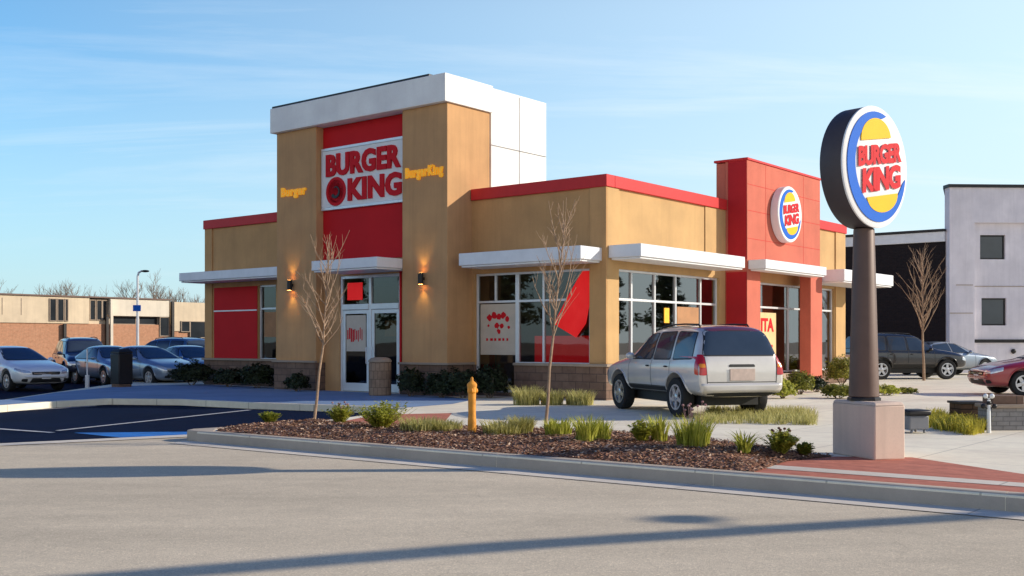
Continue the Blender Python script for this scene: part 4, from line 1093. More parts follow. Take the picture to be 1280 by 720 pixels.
SEDAN = dict(
    stations=[(2.32, 0.40, 0.56, 0.58, 0.56, 0.46), (2.28, 0.27, 0.64, 0.67, 0.74, 0.60), (2.10, 0.22, 0.73, 0.77, 0.86, 0.68), (1.70, 0.21, 0.80, 0.87, 0.90, 0.72), (1.20, 0.21, 0.85, 0.95, 0.905, 0.73), (0.98, 0.21, 0.87, 0.99, 0.905, 0.72),
              (0.55, 0.21, 0.89, 1.20, 0.905, 0.64), (0.10, 0.21, 0.91, 1.39, 0.905, 0.58), (-0.35, 0.21, 0.92, 1.45, 0.905, 0.575), (-0.9, 0.21, 0.93, 1.43, 0.905, 0.57), (-1.30, 0.21, 0.94, 1.33, 0.905, 0.59), (-1.65, 0.22, 0.95, 1.15, 0.90, 0.66),
              (-1.85, 0.24, 0.95, 1.03, 0.89, 0.70), (-2.15, 0.26, 0.93, 0.98, 0.87, 0.70), (-2.30, 0.32, 0.84, 0.88, 0.82, 0.66), (-2.35, 0.42, 0.70, 0.72, 0.70, 0.56)],
    axles=(1.42, -1.33), r=0.335, tw=0.215, track=0.785, ra=0.385,
    side_glass=[[(0.62, 0.965), (-0.26, 0.965), (-0.28, 1.355), (0.08, 1.31)], [(-0.33, 0.965), (-1.36, 0.98), (-1.12, 1.285), (-0.36, 1.36)]],
    windscreen=[(-0.70, 1.01), (0.70, 1.01), (0.50, 1.36), (-0.50, 1.36)],
    rear_glass=[(-0.64, 1.08), (0.64, 1.08), (0.50, 1.36), (-0.50, 1.36)],
    tail_rear=[[(0.52, 0.72), (0.80, 0.72), (0.79, 0.88), (0.54, 0.88)]], tail_side=[[(-2.26, 0.73), (-2.02, 0.76), (-2.02, 0.88), (-2.22, 0.88)]],
    head_front=[[(0.48, 0.56), (0.80, 0.60), (0.80, 0.71), (0.52, 0.66)]], head_side=[[(2.24, 0.58), (1.95, 0.66), (1.92, 0.76), (2.15, 0.71)]],
    grille=[[(-0.44, 0.54), (0.44, 0.54), (0.46, 0.63), (-0.46, 0.63)], [(-0.52, 0.30), (0.52, 0.30), (0.44, 0.43), (-0.44, 0.43)], [(0.58, 0.32), (0.74, 0.34), (0.74, 0.42), (0.58, 0.42)], [(-0.58, 0.32), (-0.74, 0.34), (-0.74, 0.42), (-0.58, 0.42)]], bars=[0.585], bar_w=0.40,
    rear_dark=[[(-0.75, 0.30), (0.75, 0.30), (0.75, 0.38), (-0.75, 0.38)]],
    cladding=[[(0.98, 0.24), (-0.9, 0.24), (-0.9, 0.29), (0.98, 0.29)]],
    seams=[(0.92, 0.32, 0.88, 0.9), (-0.305, 0.32, -0.305, 0.96), (-1.0, 0.62, -1.34, 0.96)], rear_seams=[(-0.6, 0.70, 0.6, 0.70)],
    bump_r=(0.40, 0.58, 0.78), bump_f=(0.44, 0.52, 0.66), handles=[(-0.18, 0.83), (-1.1, 0.84)], mirror=(0.60, 0.95), plate_rear=(0, 0.80, 0.42, 0.14), plate_front=0.48)
P_silver = m_paint('paint_silver', (0.70, 0.66, 0.60), 0.3, 0.32)
P_white = m_paint('paint_white', (0.93, 0.93, 0.92), 0.0, 0.35)
P_red = m_paint('paint_red', (0.36, 0.006, 0.012), 0.1, 0.35)
P_black = m_paint('paint_black', (0.02, 0.021, 0.024), 0.2, 0.25)
P_blue = m_paint('paint_blue', (0.05, 0.12, 0.26), 0.3, 0.3)
P_steel = m_paint('paint_steel', (0.30, 0.36, 0.43), 0.45, 0.3)
P_navy = m_paint('paint_navy', (0.02, 0.03, 0.07), 0.3, 0.3)
def repaint(root, paint):
    for ch in root.children:
        if ch.name.split('.')[0] in ('body', 'mirror', 'bumper', 'arch_lip', 'roof_panel'):
            ch.material_slots[0].link = 'OBJECT'; ch.material_slots[0].material = paint
def put(root, x, y, z, heading): root.location = (x, y, z); root.rotation_euler = (0, 0, heading)
suv = make_car('parked_car', SUV, P_silver, 'silver sport utility vehicle with roof rails and a red reflection painted on its roof parked beside the restaurant corner', 'car')
put(suv, 3.56, 22.2, KERB, math.atan2(0.95, -0.31))
for ch in suv.children:
    if ch.name.split('.')[0] == 'roof_panel': ch.material_slots[0].link = 'OBJECT'; ch.material_slots[0].material = m_paint('roof_red_reflection', (0.16, 0.028, 0.022), 0.2, 0.3); ch['label'] = 'roof panel with red reflection painted in'  # reflection of the red wall painted into the roof colour
sed = make_car('parked_car', SEDAN, P_white, 'white sedan facing the road at the left edge of the car park', 'car')
put(sed, -16.6, 36.2, 0.004, math.atan2(-0.67, 0.74))
def car_copy(src, paint, label, x, y, z, h, group=None):
    c = copy_tree(src); repaint(c, paint); c['label'] = label
    if group: c['group'] = group
    put(c, x, y, z, h); return c
GL = 'cars parked in the left car park'
sed['group'] = GL
def gx(px, Y): return (px-CX)/F*Y
car_copy(suv, P_navy, 'dark navy sport utility vehicle just right of the white sedan', gx(104, 43), 43, 0.004, R(-60), GL)
car_copy(sed, P_steel, 'steel blue sedan in front of the far brick building between two dark cars', gx(140, 40.5), 40.5, 0.004, R(-48), GL)
car_copy(sed, P_steel, 'grey blue sedan parked behind the black cabinet', gx(186, 39.5), 39.5, 0.004, R(-40), GL)
car_copy(suv, P_blue, 'blue sport utility vehicle with sunlit roof near the building corner', gx(207, 47), 47, 0.004, R(150), GL)
car_copy(sed, P_blue, 'bright blue sedan half hidden by the dark shrub at the building corner', gx(240, 42), 42, 0.004, R(-50), GL)
GR = 'cars parked on the right'
car_copy(sed, P_red, 'dark red car with alloy wheels cut off by the right edge', 14.95, 29.4, KERB, math.atan2(0.04, -1.0), GR)
car_copy(suv, P_black, 'black sport utility vehicle in the shade of the dark brick building', gx(1128, 42), 42, KERB, R(8), GR)
car_copy(sed, P_steel, 'silver grey sedan beside the pale building behind the young tree', gx(1180, 47.0), 47.0, KERB, R(20), GR)

# ------------------------------------------------------------------ vegetation
def twig(mb, p, d, L, r0, r1, rng, up=0.25, n=4, sides=4, wob=0.08):
    pts = [Vector(p)]; d = Vector(d).normalized()
    for i in range(n):
        d = (d + Vector((rng.uniform(-wob, wob), rng.uniform(-wob, wob), up/n))).normalized()
        pts.append(pts[-1] + d*L/n)
    mb.tube(pts, [r0+(r1-r0)*i/n for i in range(n+1)], sides, cap=False)
    return pts, d
def sapling(name, loc, h, fork, crown_w, lean, seed, label, mat, nb=26, rt=0.03, group='young bare trees planted around the restaurant'):
    rng = random.Random(seed)
    root = empty(name, (loc[0], loc[1], loc[2]), 0, label, 'tree', group)
    lean = Vector((lean[0], lean[1], 0))
    tr = MB(); top = Vector((lean.x, lean.y, fork))
    path = [Vector((0, 0, -0.03)), Vector((lean.x*0.3+0.01, lean.y*0.3, fork*0.33)), Vector((lean.x*0.62-0.008, lean.y*0.62, fork*0.66)), top]
    tr.tube(path, [rt, rt*0.82, rt*0.72, rt*0.66], 8)
    tr.build('trunk', mat, root, smooth=True)
    cr = MB()
    led, d = twig(cr, top, (lean.x*0.25, lean.y*0.2, 1), h-fork, rt*0.62, 0.004, rng, 0.1, 6, 5, 0.05)
    for i in range(nb):
        t = (i/nb)**1.15*0.82
        k = t*6; j = min(5, int(k)); p = led[j].lerp(led[j+1], k-j)
        a = i*2.4 + rng.uniform(-0.4, 0.4)
        tilt = rng.uniform(0.35, 1.0)*(1-0.35*t)
        d = Vector((math.cos(a)*math.sin(tilt), math.sin(a)*math.sin(tilt), math.cos(tilt)))
        Lb = min((h-fork)*(0.62-0.42*t)*rng.uniform(0.5, 1.2), crown_w/math.sin(tilt))
        pts, dd = twig(cr, p, d, Lb, rt*0.40*(1-0.5*t), 0.003, rng, 0.40, 5, 4, 0.17)
        for m_ in range(rng.randint(3, 6)):
            q = pts[rng.randint(1, 4)]; a2 = rng.uniform(0, 6.28)
            d2 = (dd + Vector((math.cos(a2), math.sin(a2), rng.uniform(0.0, 0.5)))*0.75).normalized()
            p2, d3 = twig(cr, q, d2, Lb*rng.uniform(0.18, 0.42), 0.0055, 0.002, rng, 0.3, 3, 3, 0.15)
            if rng.random() < 0.5: twig(cr, p2[1], d3+Vector((rng.uniform(-.8, .8), rng.uniform(-.8, .8), 0.3)), Lb*0.16, 0.004, 0.0018, rng, 0.2, 2, 3, 0.15)
    cr.build('crown', mat, root, smooth=True)
    return root
p = ground(392, 528.5); sapling('sapling', (p[0], p[1], bed_z(*p)-0.02), 3.36, 1.36, 0.50, (0.17, 0.0), 11, 'bare young tree at the left tip of the kerbside planting bed', M['bark_pale'], 24)
p = ground(681, 541); sapling('sapling', (p[0], p[1], bed_z(*p)-0.02), 3.72, 1.50, 0.55, (0.13, 0.0), 23, 'bare young tree in the planting bed in front of the red banner window', M['bark_pale'], 22)
sapling('sapling', (gx(1155, 40), 40, KERB), 4.95, 1.75, 1.0, (-0.05, 0), 5, 'bare young tree in front of the dark brick building', M['bark_pale'], 30, 0.06)

def bare_tree(loc, h, seed, label, spread=0.8, dens=1.0):
    rng = random.Random(seed); root = empty('bare_tree', (*loc, 0), 0, label, 'tree', 'bare trees behind the brick building')
    tr = MB(); pts, d = twig(tr, (0, 0, -0.1), (0.05, 0, 1), h*0.33, 0.17, 0.12, rng, 0.1, 4, 7, 0.05)
    tr.build('trunk', M['bark_grey'], root, smooth=True)
    cr = MB()
    def rec(p, d, L, r, lv):
        q, dd = twig(cr, p, d, L, r, r*0.5, rng, 0.25, 4, 4 if lv < 2 else 3, 0.16)
        if lv >= 4: return
        for k in range(int((3 if lv else 6)*dens) + rng.randint(0, 1)):
            a = rng.uniform(0, 6.28); t = rng.uniform(0.5, spread)
            e = (dd + Vector((math.cos(a), math.sin(a), rng.uniform(-0.1, 0.4)))*t).normalized()
            rec(q[rng.randint(2, 4)], e, L*rng.uniform(0.55, 0.8), r*0.55, lv+1)
    rec(pts[-1], Vector((0, 0, 1)), h*0.26, 0.11, 0)
    for k in range(4):
        a = k*1.6+rng.random(); rec(pts[-1], Vector((math.cos(a)*0.8, math.sin(a)*0.8, 0.8)), h*0.26, 0.09, 1)
    cr.build('crown', M['bark_grey'], root, smooth=True)
bts = [(-2, 105, 7.4, 'bare tree at the far left above the brick building roof'), (62, 108, 8.2, 'leftmost bare tree of the wide pair left of the lamp post'), (92, 112, 8.8, 'bare tree rising just left of the lamp post beyond the brick building'),
       (170, 112, 8.2, 'bare tree directly behind the street lamp post'), (196, 108, 8.4, 'bare tree just right of the street lamp post'), (228, 114, 8.0, 'bare tree between street lamp and restaurant canopy'), (252, 118, 7.4, 'bare tree next to the restaurant left canopy end')]
for i, (px, Y, h, lab) in enumerate(bts): bare_tree((gx(px, Y), Y), h, 40+i, lab)

def leaf_cloud(c, r, n, size, rng, up=0.0, lump=0.25, flat=0.0, low=-0.35):
    mb = MB(); c = Vector(c); off = Vector((rng.uniform(0, 50), rng.uniform(0, 50), rng.uniform(0, 50)))
    for i in range(n):
        d = Vector((rng.gauss(0, 1), rng.gauss(0, 1), rng.gauss(0, 1))).normalized()
        if d.z < low: d.z = -d.z*0.5; d.normalize()
        k = (1-lump) + lump*1.6*noise.noise(d*2.3+off) + lump*0.6*noise.noise(d*6+off)
        rr = k*(1 - 0.42*rng.random()**2.0)
        p = c + Vector((d.x*r[0]*rr, d.y*r[1]*rr, d.z*r[2]*rr))
        nn = (d + Vector((rng.uniform(-1, 1), rng.uniform(-1, 1), rng.uniform(-1, 1)))*0.7).normalized()
        a = nn.cross(Vector((rng.uniform(-1, 1), rng.uniform(-1, 1), 1))).normalized(); b = nn.cross(a)
        s = size*rng.uniform(0.6, 1.3)
        mb.quad(p-a*s-b*s*0.15, p-b*s*0.55, p+a*s, p+b*s*0.55)
    return mb
def shrub(loc, r, n, mat, seed, label, size=0.035, group=None, lump=0.28, name='shrub', cat='shrub'):
    rng = random.Random(seed); root = empty(name, (loc[0], loc[1], loc[2]), 0, label, cat, group)
    leaf_cloud((0, 0, r[2]*0.62), (r[0]*1.15, r[1]*1.15, r[2]*1.08), int(n*1.5), size, rng, lump=lump, low=-0.45).build('foliage', mat, root)
    st = MB()
    for k in range(9):
        a = rng.uniform(0, 6.28); d = Vector((math.cos(a)*0.7*r[0]/r[2], math.sin(a)*0.7*r[1]/r[2], 1))
        twig(st, (math.cos(a)*0.03, math.sin(a)*0.03, -0.02), d, r[2]*1.2, 0.012, 0.004, rng, 0.1, 4, 4, 0.12)
    st.build('stem', M['bark_grey'], root, smooth=True)
    return root
def at_front(px, v=-0.75):
    k = (px-CX)/F; bx, by = ORG[0]+E2[0]*v, ORG[1]+E2[1]*v
    u = (k*by-bx)/(E1[0]-k*E1[1]); x, y = W(u, v); return (x, y, KERB)
GF = 'dark shrubs along the shaded front wall'
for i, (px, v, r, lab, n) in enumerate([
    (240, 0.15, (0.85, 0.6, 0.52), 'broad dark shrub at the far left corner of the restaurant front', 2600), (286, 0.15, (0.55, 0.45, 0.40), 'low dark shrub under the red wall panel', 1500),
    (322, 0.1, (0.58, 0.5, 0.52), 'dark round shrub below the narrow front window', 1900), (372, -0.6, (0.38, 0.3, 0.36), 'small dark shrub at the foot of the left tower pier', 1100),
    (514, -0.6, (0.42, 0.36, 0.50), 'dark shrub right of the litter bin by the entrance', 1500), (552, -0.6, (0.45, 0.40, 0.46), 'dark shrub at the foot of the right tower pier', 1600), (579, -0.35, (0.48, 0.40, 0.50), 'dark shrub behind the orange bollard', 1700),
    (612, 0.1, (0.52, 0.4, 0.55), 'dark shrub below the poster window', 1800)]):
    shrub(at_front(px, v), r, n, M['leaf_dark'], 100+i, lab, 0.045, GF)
GS = 'shrubs along the sunlit side wall'
for i, (px, py, r, mat, lab, n) in enumerate([
    (978, 498, (0.36, 0.36, 0.34), 'leaf_lime', 'bright green shrub just right of the silver vehicle', 2000), (1000, 493, (0.40, 0.40, 0.42), 'leaf_mid', 'rounded green shrub under the poster window of the red portal', 2200),
    (1020, 490, (0.34, 0.34, 0.30), 'leaf_dark', 'small dark shrub beside the red pillar foot', 1500), (1052, 481, (0.66, 0.66, 0.62), 'leaf_mid', 'largest rounded shrub behind the sign pole', 3400), (1048, 498, (0.45, 0.45, 0.24), 'leaf_mid', 'low spreading shrub left of the sign pole', 1900),
    (1108, 494, (0.38, 0.3, 0.18), 'leaf_lime', 'low lime shrub just right of the sign pole', 1100), (1134, 492, (0.30, 0.25, 0.11), 'leaf_mid', 'flat green shrub right of the sign pole at the lot edge', 700)]):
    p = ground(px, py); shrub((*p, KERB), r, n, M[mat], 130+i, lab, 0.035, GS)

def blades(mb, c, rad, h, n, rng, wd=0.006, arch=0.5, segs=4, rad2=None):
    for i in range(n):
        a = rng.uniform(0, 6.28); rr = rad*math.sqrt(rng.random()); x, y = c[0]+math.cos(a)*rr, c[1]+math.sin(a)*rr*(1 if rad2 is None else rad2/rad)
        hh = h*rng.uniform(0.55, 1.1); b = a+rng.uniform(-0.9, 0.9); out = arch*hh*rng.uniform(0.3, 1.1)
        z = c[2]; pts = []
        for k in range(segs+1):
            t = k/segs; pts.append(Vector((x+math.cos(b)*out*t*t, y+math.sin(b)*out*t*t, z+hh*(t-0.28*arch*t*t*t))))
        s = Vector((-math.sin(b), math.cos(b), 0)); w_ = wd*rng.uniform(0.7, 1.3); n0 = len(mb.v)
        for k, p in enumerate(pts):
            ww = w_*(1-(k/segs)**2*0.92); mb.v += [tuple(p-s*ww), tuple(p+s*ww)]
        for k in range(segs): mb.f.append((n0+2*k, n0+2*k+1, n0+2*k+3, n0+2*k+2))
    return mb
def leafy(mb, c, rad, h, n, rng, size=0.03):
    for i in range(n):
        a = rng.uniform(0, 6.28); tilt = rng.uniform(0, 0.8); L = h*rng.uniform(0.6, 1.05)
        d = Vector((math.cos(a)*math.sin(tilt)*rad/h*1.6, math.sin(a)*math.sin(tilt)*rad/h*1.6, math.cos(tilt)))
        base = Vector(c)+Vector((math.cos(a), math.sin(a), 0))*rad*0.25*rng.random()
        mb.tube([base, base+d*L*0.5, base+d*L], [0.004, 0.003, 0.002], 3, cap=False)
        for k in range(12):
            t = rng.uniform(0.2, 1.0); p = base+d*L*t; b = rng.uniform(0, 6.28); e = Vector((math.cos(b), math.sin(b), rng.uniform(0.0, 0.8))).normalized()
            s = e.cross(Vector((0, 0, 1))).normalized(); l = size*rng.uniform(0.7, 1.5)
            mb.quad(p, p+e*l*0.5-s*l*0.32, p+e*l, p+e*l*0.5+s*l*0.32)
    return mb
GP = 'perennials in the kerbside planting bed'
plants = [(337, 531, 'leafy', 0.14, 0.17, 'small leafy green plant nearest the left tip of the bed'), (425, 536, 'leafy', 0.20, 0.28, 'leafy plant with pale pink flowers right of the left young tree', 'f'), (477, 542, 'leafy', 0.36, 0.37, 'largest leafy lime green plant left of the orange bollard'),
          (527, 546, 'grass', 0.32, 0.24, 'wide tuft of short grassy leaves left of the orange bollard'), (556, 546, 'grass', 0.26, 0.20, 'short grassy tuft touching the left side of the orange bollard'), (628, 551, 'grass', 0.28, 0.24, 'low grassy clump just right of the orange bollard'),
          (652, 550, 'grass', 0.16, 0.28, 'narrow tuft left of the second young tree trunk'), (698, 553, 'blade', 0.24, 0.30, 'strappy clump just right of the second young tree trunk'), (733, 561, 'blade', 0.17, 0.42, 'tall strappy clump right of the second young tree, left of a twin'), (753, 558, 'blade', 0.14, 0.34, 'strappy clump adjoining the tall one right of the second young tree'),
          (802, 561, 'leafy', 0.14, 0.25, 'small leafy plant left of the tall strappy group in front of the vehicle'), (824, 560, 'blade', 0.13, 0.42, 'slim upright clump under the silver vehicle rear wheel'), (866, 567, 'blade', 0.26, 0.45, 'tallest strappy clump with pale flowers in the right half of the bed', 'w'),
          (930, 575, 'spike', 0.22, 0.31, 'spiky fan shaped clump at the right end of the bed'), (976, 573, 'leafy', 0.17, 0.25, 'rightmost leafy plant with dark seed heads near the sign plinth', 'd'), (1006, 572, 'leafy', 0.08, 0.14, 'tiny seedling between the last plant and the sign plinth')]
M['leaf_green'] = m_leaf('plant_green', (0.20, 0.25, 0.02), (0.72, 0.70, 0.12), 0.45)
M['seed'] = m_plain('seed_head', (0.12, 0.05, 0.03), 0.9)
for i, pl in enumerate(plants):
    px, py, kd_, rd, h, lab = pl[:6]; ex = pl[6] if len(pl) > 6 else ''
    p = ground(px, py); rng = random.Random(200+i); z = bed_z(*p)-0.02
    root = empty('garden_plant', (p[0], p[1], z), 0, lab, 'plant', GP)
    mb = MB()
    if kd_ == 'leafy': leafy(mb, (0, 0, 0), rd*1.15, h*1.15, int(80+rd*320), rng, 0.052); mt = 'leaf_lime' if i % 3 else 'leaf_green'
    elif kd_ == 'grass': blades(mb, (0, 0, 0), rd, h*1.1, 520, rng, 0.008, 0.6); mt = 'leaf_straw'
    elif kd_ == 'spike': blades(mb, (0, 0, 0), rd*0.35, h*1.15, 90, rng, 0.012, 0.9); mt = 'leaf_green'
    else: blades(mb, (0, 0, 0), rd*0.8, h, int(240*rd/0.2), rng, 0.010, 0.5); mt = 'leaf_lime'
    mb.build('foliage', M[mt], root)
    if ex:
        fl = MB()
        for k in range(9):
            a = rng.uniform(0, 6.28); q = Vector((math.cos(a)*rd*0.9*rng.random(), math.sin(a)*rd*0.9*rng.random(), h*rng.uniform(1.0, 1.3)))
            fl.tube([(q.x*0.6, q.y*0.6, h*0.5), q], [0.003, 0.002], 3); fl.ell(q, (0.02, 0.02, 0.016), 6, 4)
        fl.build('flower', M['seed'] if ex == 'd' else M['flower'], root)
# clumps by the front wall in the sun and the grass strip behind the bed
GW = 'grassy clumps in front of the banner window'
for i, (px, py, rd, h, lab) in enumerate([(658, 506, 0.40, 0.50, 'tall grey green grass clump left of the second young tree by the wall'), (690, 506, 0.34, 0.40, 'grass clump directly behind the second young tree trunk by the wall'), (725, 506, 0.42, 0.40, 'yellowish grass clump by the wall left of the silver vehicle')]):
    p = ground(px, py); root = empty('grass_clump', (*p, KERB), 0, lab, 'grass', GW)
    blades(MB(), (0, 0, 0), rd*0.75, h, 480, random.Random(300+i), 0.008, 0.5).build('foliage', M['leaf_straw'], root)
rng = random.Random(77); mb = MB()
A_, B_, C_, D_ = (Vector(ground(*q)) for q in ((868, 529), (1018, 532), (1020, 517), (890, 513)))
for i in range(460):
    s, t = rng.random(), rng.random(); q = (A_*(1-s)+B_*s)*(1-t) + (D_*(1-s)+C_*s)*t
    blades(mb, (q.x, q.y, KERB-0.01), 0.07, 0.22, 9, rng, 0.006, 0.6)
tag(mb.build('ornamental_grass', M['leaf_straw']), 'low strip of dry yellow green grass behind the silver vehicle', 'grass', kind='stuff')
rng = random.Random(78); mb = MB()
A_, B_, C_, D_ = (Vector(ground(*q)) for q in ((1150, 533), (1215, 545), (1238, 538), (1165, 522)))
for i in range(150):
    s, t = rng.random(), rng.random(); q = (A_*(1-s)+B_*s)*(1-t) + (D_*(1-s)+C_*s)*t
    blades(mb, (q.x, q.y, KERB-0.01), 0.09, 0.30, 9, rng, 0.007, 0.6)
    leafy(mb, (q.x, q.y, KERB-0.01), 0.06, 0.22, 2, rng, 0.035)
tag(mb.build('golden_groundcover', M['leaf_gold']), 'golden yellow groundcover in front of the brown planter box', 'ground cover', kind='stuff')

# ------------------------------------------------------------------ street furniture
M['orange'] = m_plain('orange_paint', (0.74, 0.30, 0.03), 0.6, var=0.3, scale=9, bmp=0.3)
p = ground(590, 549); z = bed_z(*p)-0.03
bo = empty('bollard', (*p, z), 0.0, 'weathered orange bollard with pointed cap standing in the planting bed', 'bollard')
MB().lathe([(0.095, 0), (0.098, 0.15), (0.085, 0.3), (0.09, 0.6), (0.105, 0.62), (0.105, 0.70)], 16).build('post', M['orange'], bo, smooth=True, angle=30)
MB().lathe([(0.112, 0.70), (0.112, 0.735), (0.075, 0.765), (0.035, 0.785), (0.03, 0.83), (0.0, 0.845)], 16).build('cap', M['orange'], bo, smooth=True, angle=30)
for c_, r_ in (((0.0, -0.11, 0.64), (0.035, 0.03, 0.035)), ((0.105, 0, 0.64), (0.03, 0.035, 0.035))): MB().ell(c_, r_, 10, 6).build('outlet', M['orange'], bo, smooth=True)
bo.scale = (0.66, 0.66, 1.0)
# litter bin by the door
p = at_front(475, -0.75)
bn_ = empty('litter_bin', p, BROT, 'round tan stone litter bin beside the glass entrance doors', 'bin')
M['pebble'] = m_brick('pebble_panel', (0.40, 0.27, 0.18), (0.32, 0.21, 0.14), (0.22, 0.15, 0.10), 0.16, 0.22, 0.01)
MB().lathe([(0.28, 0), (0.30, 0.03), (0.30, 0.86), (0.28, 0.89)], 24).build('body', M['pebble'], bn_, smooth=True, angle=30)
MB().lathe([(0.31, 0.892), (0.31, 0.94), (0.24, 1.0), (0.16, 1.02), (0.15, 0.99)], 24).build('lid', M['ledge'], bn_, smooth=True, angle=30)
# black cabinet in the left lot
p = ground(152, 490, 0)
cb_ = empty('utility_cabinet', (p[0], p[1], 0.004), BROT, 'tall black cabinet standing at the edge of the left car park', 'cabinet')
MB().box(-0.25, 0.25, -0.25, 0.25, 0.25, 1.22).build('body', M['dark_metal'], cb_, bevel=0.03)
MB().lathe([(0.34, 0.0), (0.34, 0.05), (0.22, 0.14)], 4, Matrix.Translation((0, 0, 1.225)), R(45)).build('lid', M['dark_metal'], cb_)
MB().box(-0.22, 0.22, -0.22, 0.22, 0.0, 0.249).build('base', M['stone'], cb_, bevel=0.01)
p = ground(109, 488, 0)
pb = empty('short_post', (p[0], p[1], 0.004), 0, 'short white reflective post near the white sedan', 'post')
MB().tube([(0, 0, 0), (0, 0, 0.5)], 0.07, 12).build('sleeve', M['sign_white'], pb, smooth=True)
MB().tube([(0, 0, 0.501), (0, 0, 1.35)], 0.028, 8).build('rod', M['frame'], pb, smooth=True)
# far street lamp
lp = empty('street_lamp', (gx(172, 60), 60, 0), 0, 'tall thin street lamp with curved arm and small blue sign', 'street lamp')
MB().tube([(0, 0, 0), (0, 0, 5.2), (0.06, 0, 5.42), (0.25, 0, 5.52)], [0.09, 0.065, 0.06, 0.05], 8).build('pole', M['frame'], lp, smooth=True)
MB().ell((0.42, 0, 5.50), (0.24, 0.12, 0.07), 12, 6).build('lamp_head', M['dark_metal'], lp, smooth=True)
MB().box(-0.22, 0.22, -0.12, -0.10, 3.28, 3.62).build('sign_plate', M['sign_blue'], lp, bevel=0.01)
# right corner: low brick wall, planter box, bin, ornate post
p = ground(1262, 538)
M['grey_block'] = m_brick('grey_block', (0.36, 0.34, 0.32), (0.30, 0.28, 0.27), (0.22, 0.21, 0.20), 0.22, 0.075, 0.008)
wl_ = empty('low_wall', (*p, KERB), R(4), 'low grey block wall with a brown box cap at the right edge', 'wall')
MB().box(-0.30, 1.6, 0, 0.45, 0, 0.36).build('block_course', M['grey_block'], wl_, bevel=0.006)
MB().box(-0.34, 1.64, -0.04, 0.49, 0.361, 0.42).build('cap_stone', M['ledge'], wl_, bevel=0.01)
MB().box(-0.25, 0.28, 0.06, 0.40, 0.421, 0.56).build('brown_box', M['stone'], wl_, bevel=0.01)
p = ground(1216, 531)
bx_ = empty('planter_box', (*p, KERB), R(5), 'brown timber planter box behind the golden groundcover', 'planter')
M['timber'] = m_brick('timber_slats', (0.13, 0.08, 0.05), (0.10, 0.06, 0.04), (0.02, 0.015, 0.01), 2.0, 0.09, 0.008)
MB().box(-0.22, 0.24, 0, 0.4, 0, 0.36).build('side', M['timber'], bx_, bevel=0.006)
MB().box(-0.25, 0.27, -0.03, 0.43, 0.361, 0.40).build('rim', M['black_trim'], bx_, bevel=0.006)
p = ground(1142, 541)
bn2 = empty('waste_container', (*p, KERB), R(12), 'grey waste container with dark lid behind the sign plinth', 'bin')
MB().prism([(-0.17, -0.16), (0.17, -0.16), (0.17, 0.16), (-0.17, 0.16)], 0.06, 0.28).box(-0.13, -0.09, -0.14, -0.1, 0, 0.059).box(0.09, 0.13, -0.14, -0.1, 0, 0.059).box(-0.13, -0.09, 0.1, 0.14, 0, 0.059).box(0.09, 0.13, 0.1, 0.14, 0, 0.059).build('tub', m_plain('grey_plastic', (0.20, 0.20, 0.21), 0.5), bn2, bevel=0.02)
MB().box(-0.20, 0.20, -0.19, 0.19, 0.281, 0.37).build('lid', M['dark_metal'], bn2, bevel=0.03)
p = ground(1236, 541)
fp = empty('ornamental_post', (*p, KERB), 0, 'white ornamental post with round finials in front of the red car', 'post')
MB().tube([(0, 0, 0), (0, 0, 0.52)], [0.035, 0.024], 10).build('shaft', M['sign_white'], fp, smooth=True)
for dx, zz in ((-0.09, 0.42), (0.09, 0.42), (0, 0.47), (-0.05, 0.58), (0.05, 0.58)):
    q = MB().tube([(0, 0, zz-0.05), (dx, 0, zz)], 0.010, 6); q.ell((dx, 0, zz), (0.04, 0.04, 0.04), 10, 6); q.build('finial', M['sign_white' if zz > 0.5 else 'dark_metal'], fp, smooth=True)

# ------------------------------------------------------------------ neighbouring buildings
M['orange_brick'] = m_brick('orange_brick', (0.60, 0.29, 0.165), (0.54, 0.25, 0.14), (0.52, 0.34, 0.22), 0.22, 0.075, 0.01)
M['beige'] = m_stucco('beige_panel', (0.72, 0.58, 0.40), 0.3)
M['beige2'] = m_stucco('cream_panel', (0.76, 0.67, 0.53), 0.25)
M['far_glass'] = m_plain('far_glass', (0.03, 0.035, 0.04), 0.08, spec=0.8, var=0.3, scale=0.8)
bk = empty('brick_building', (-30.2, 64.0, 0), BROT, 'long low brick building with beige upper storey behind the left car park', 'building')
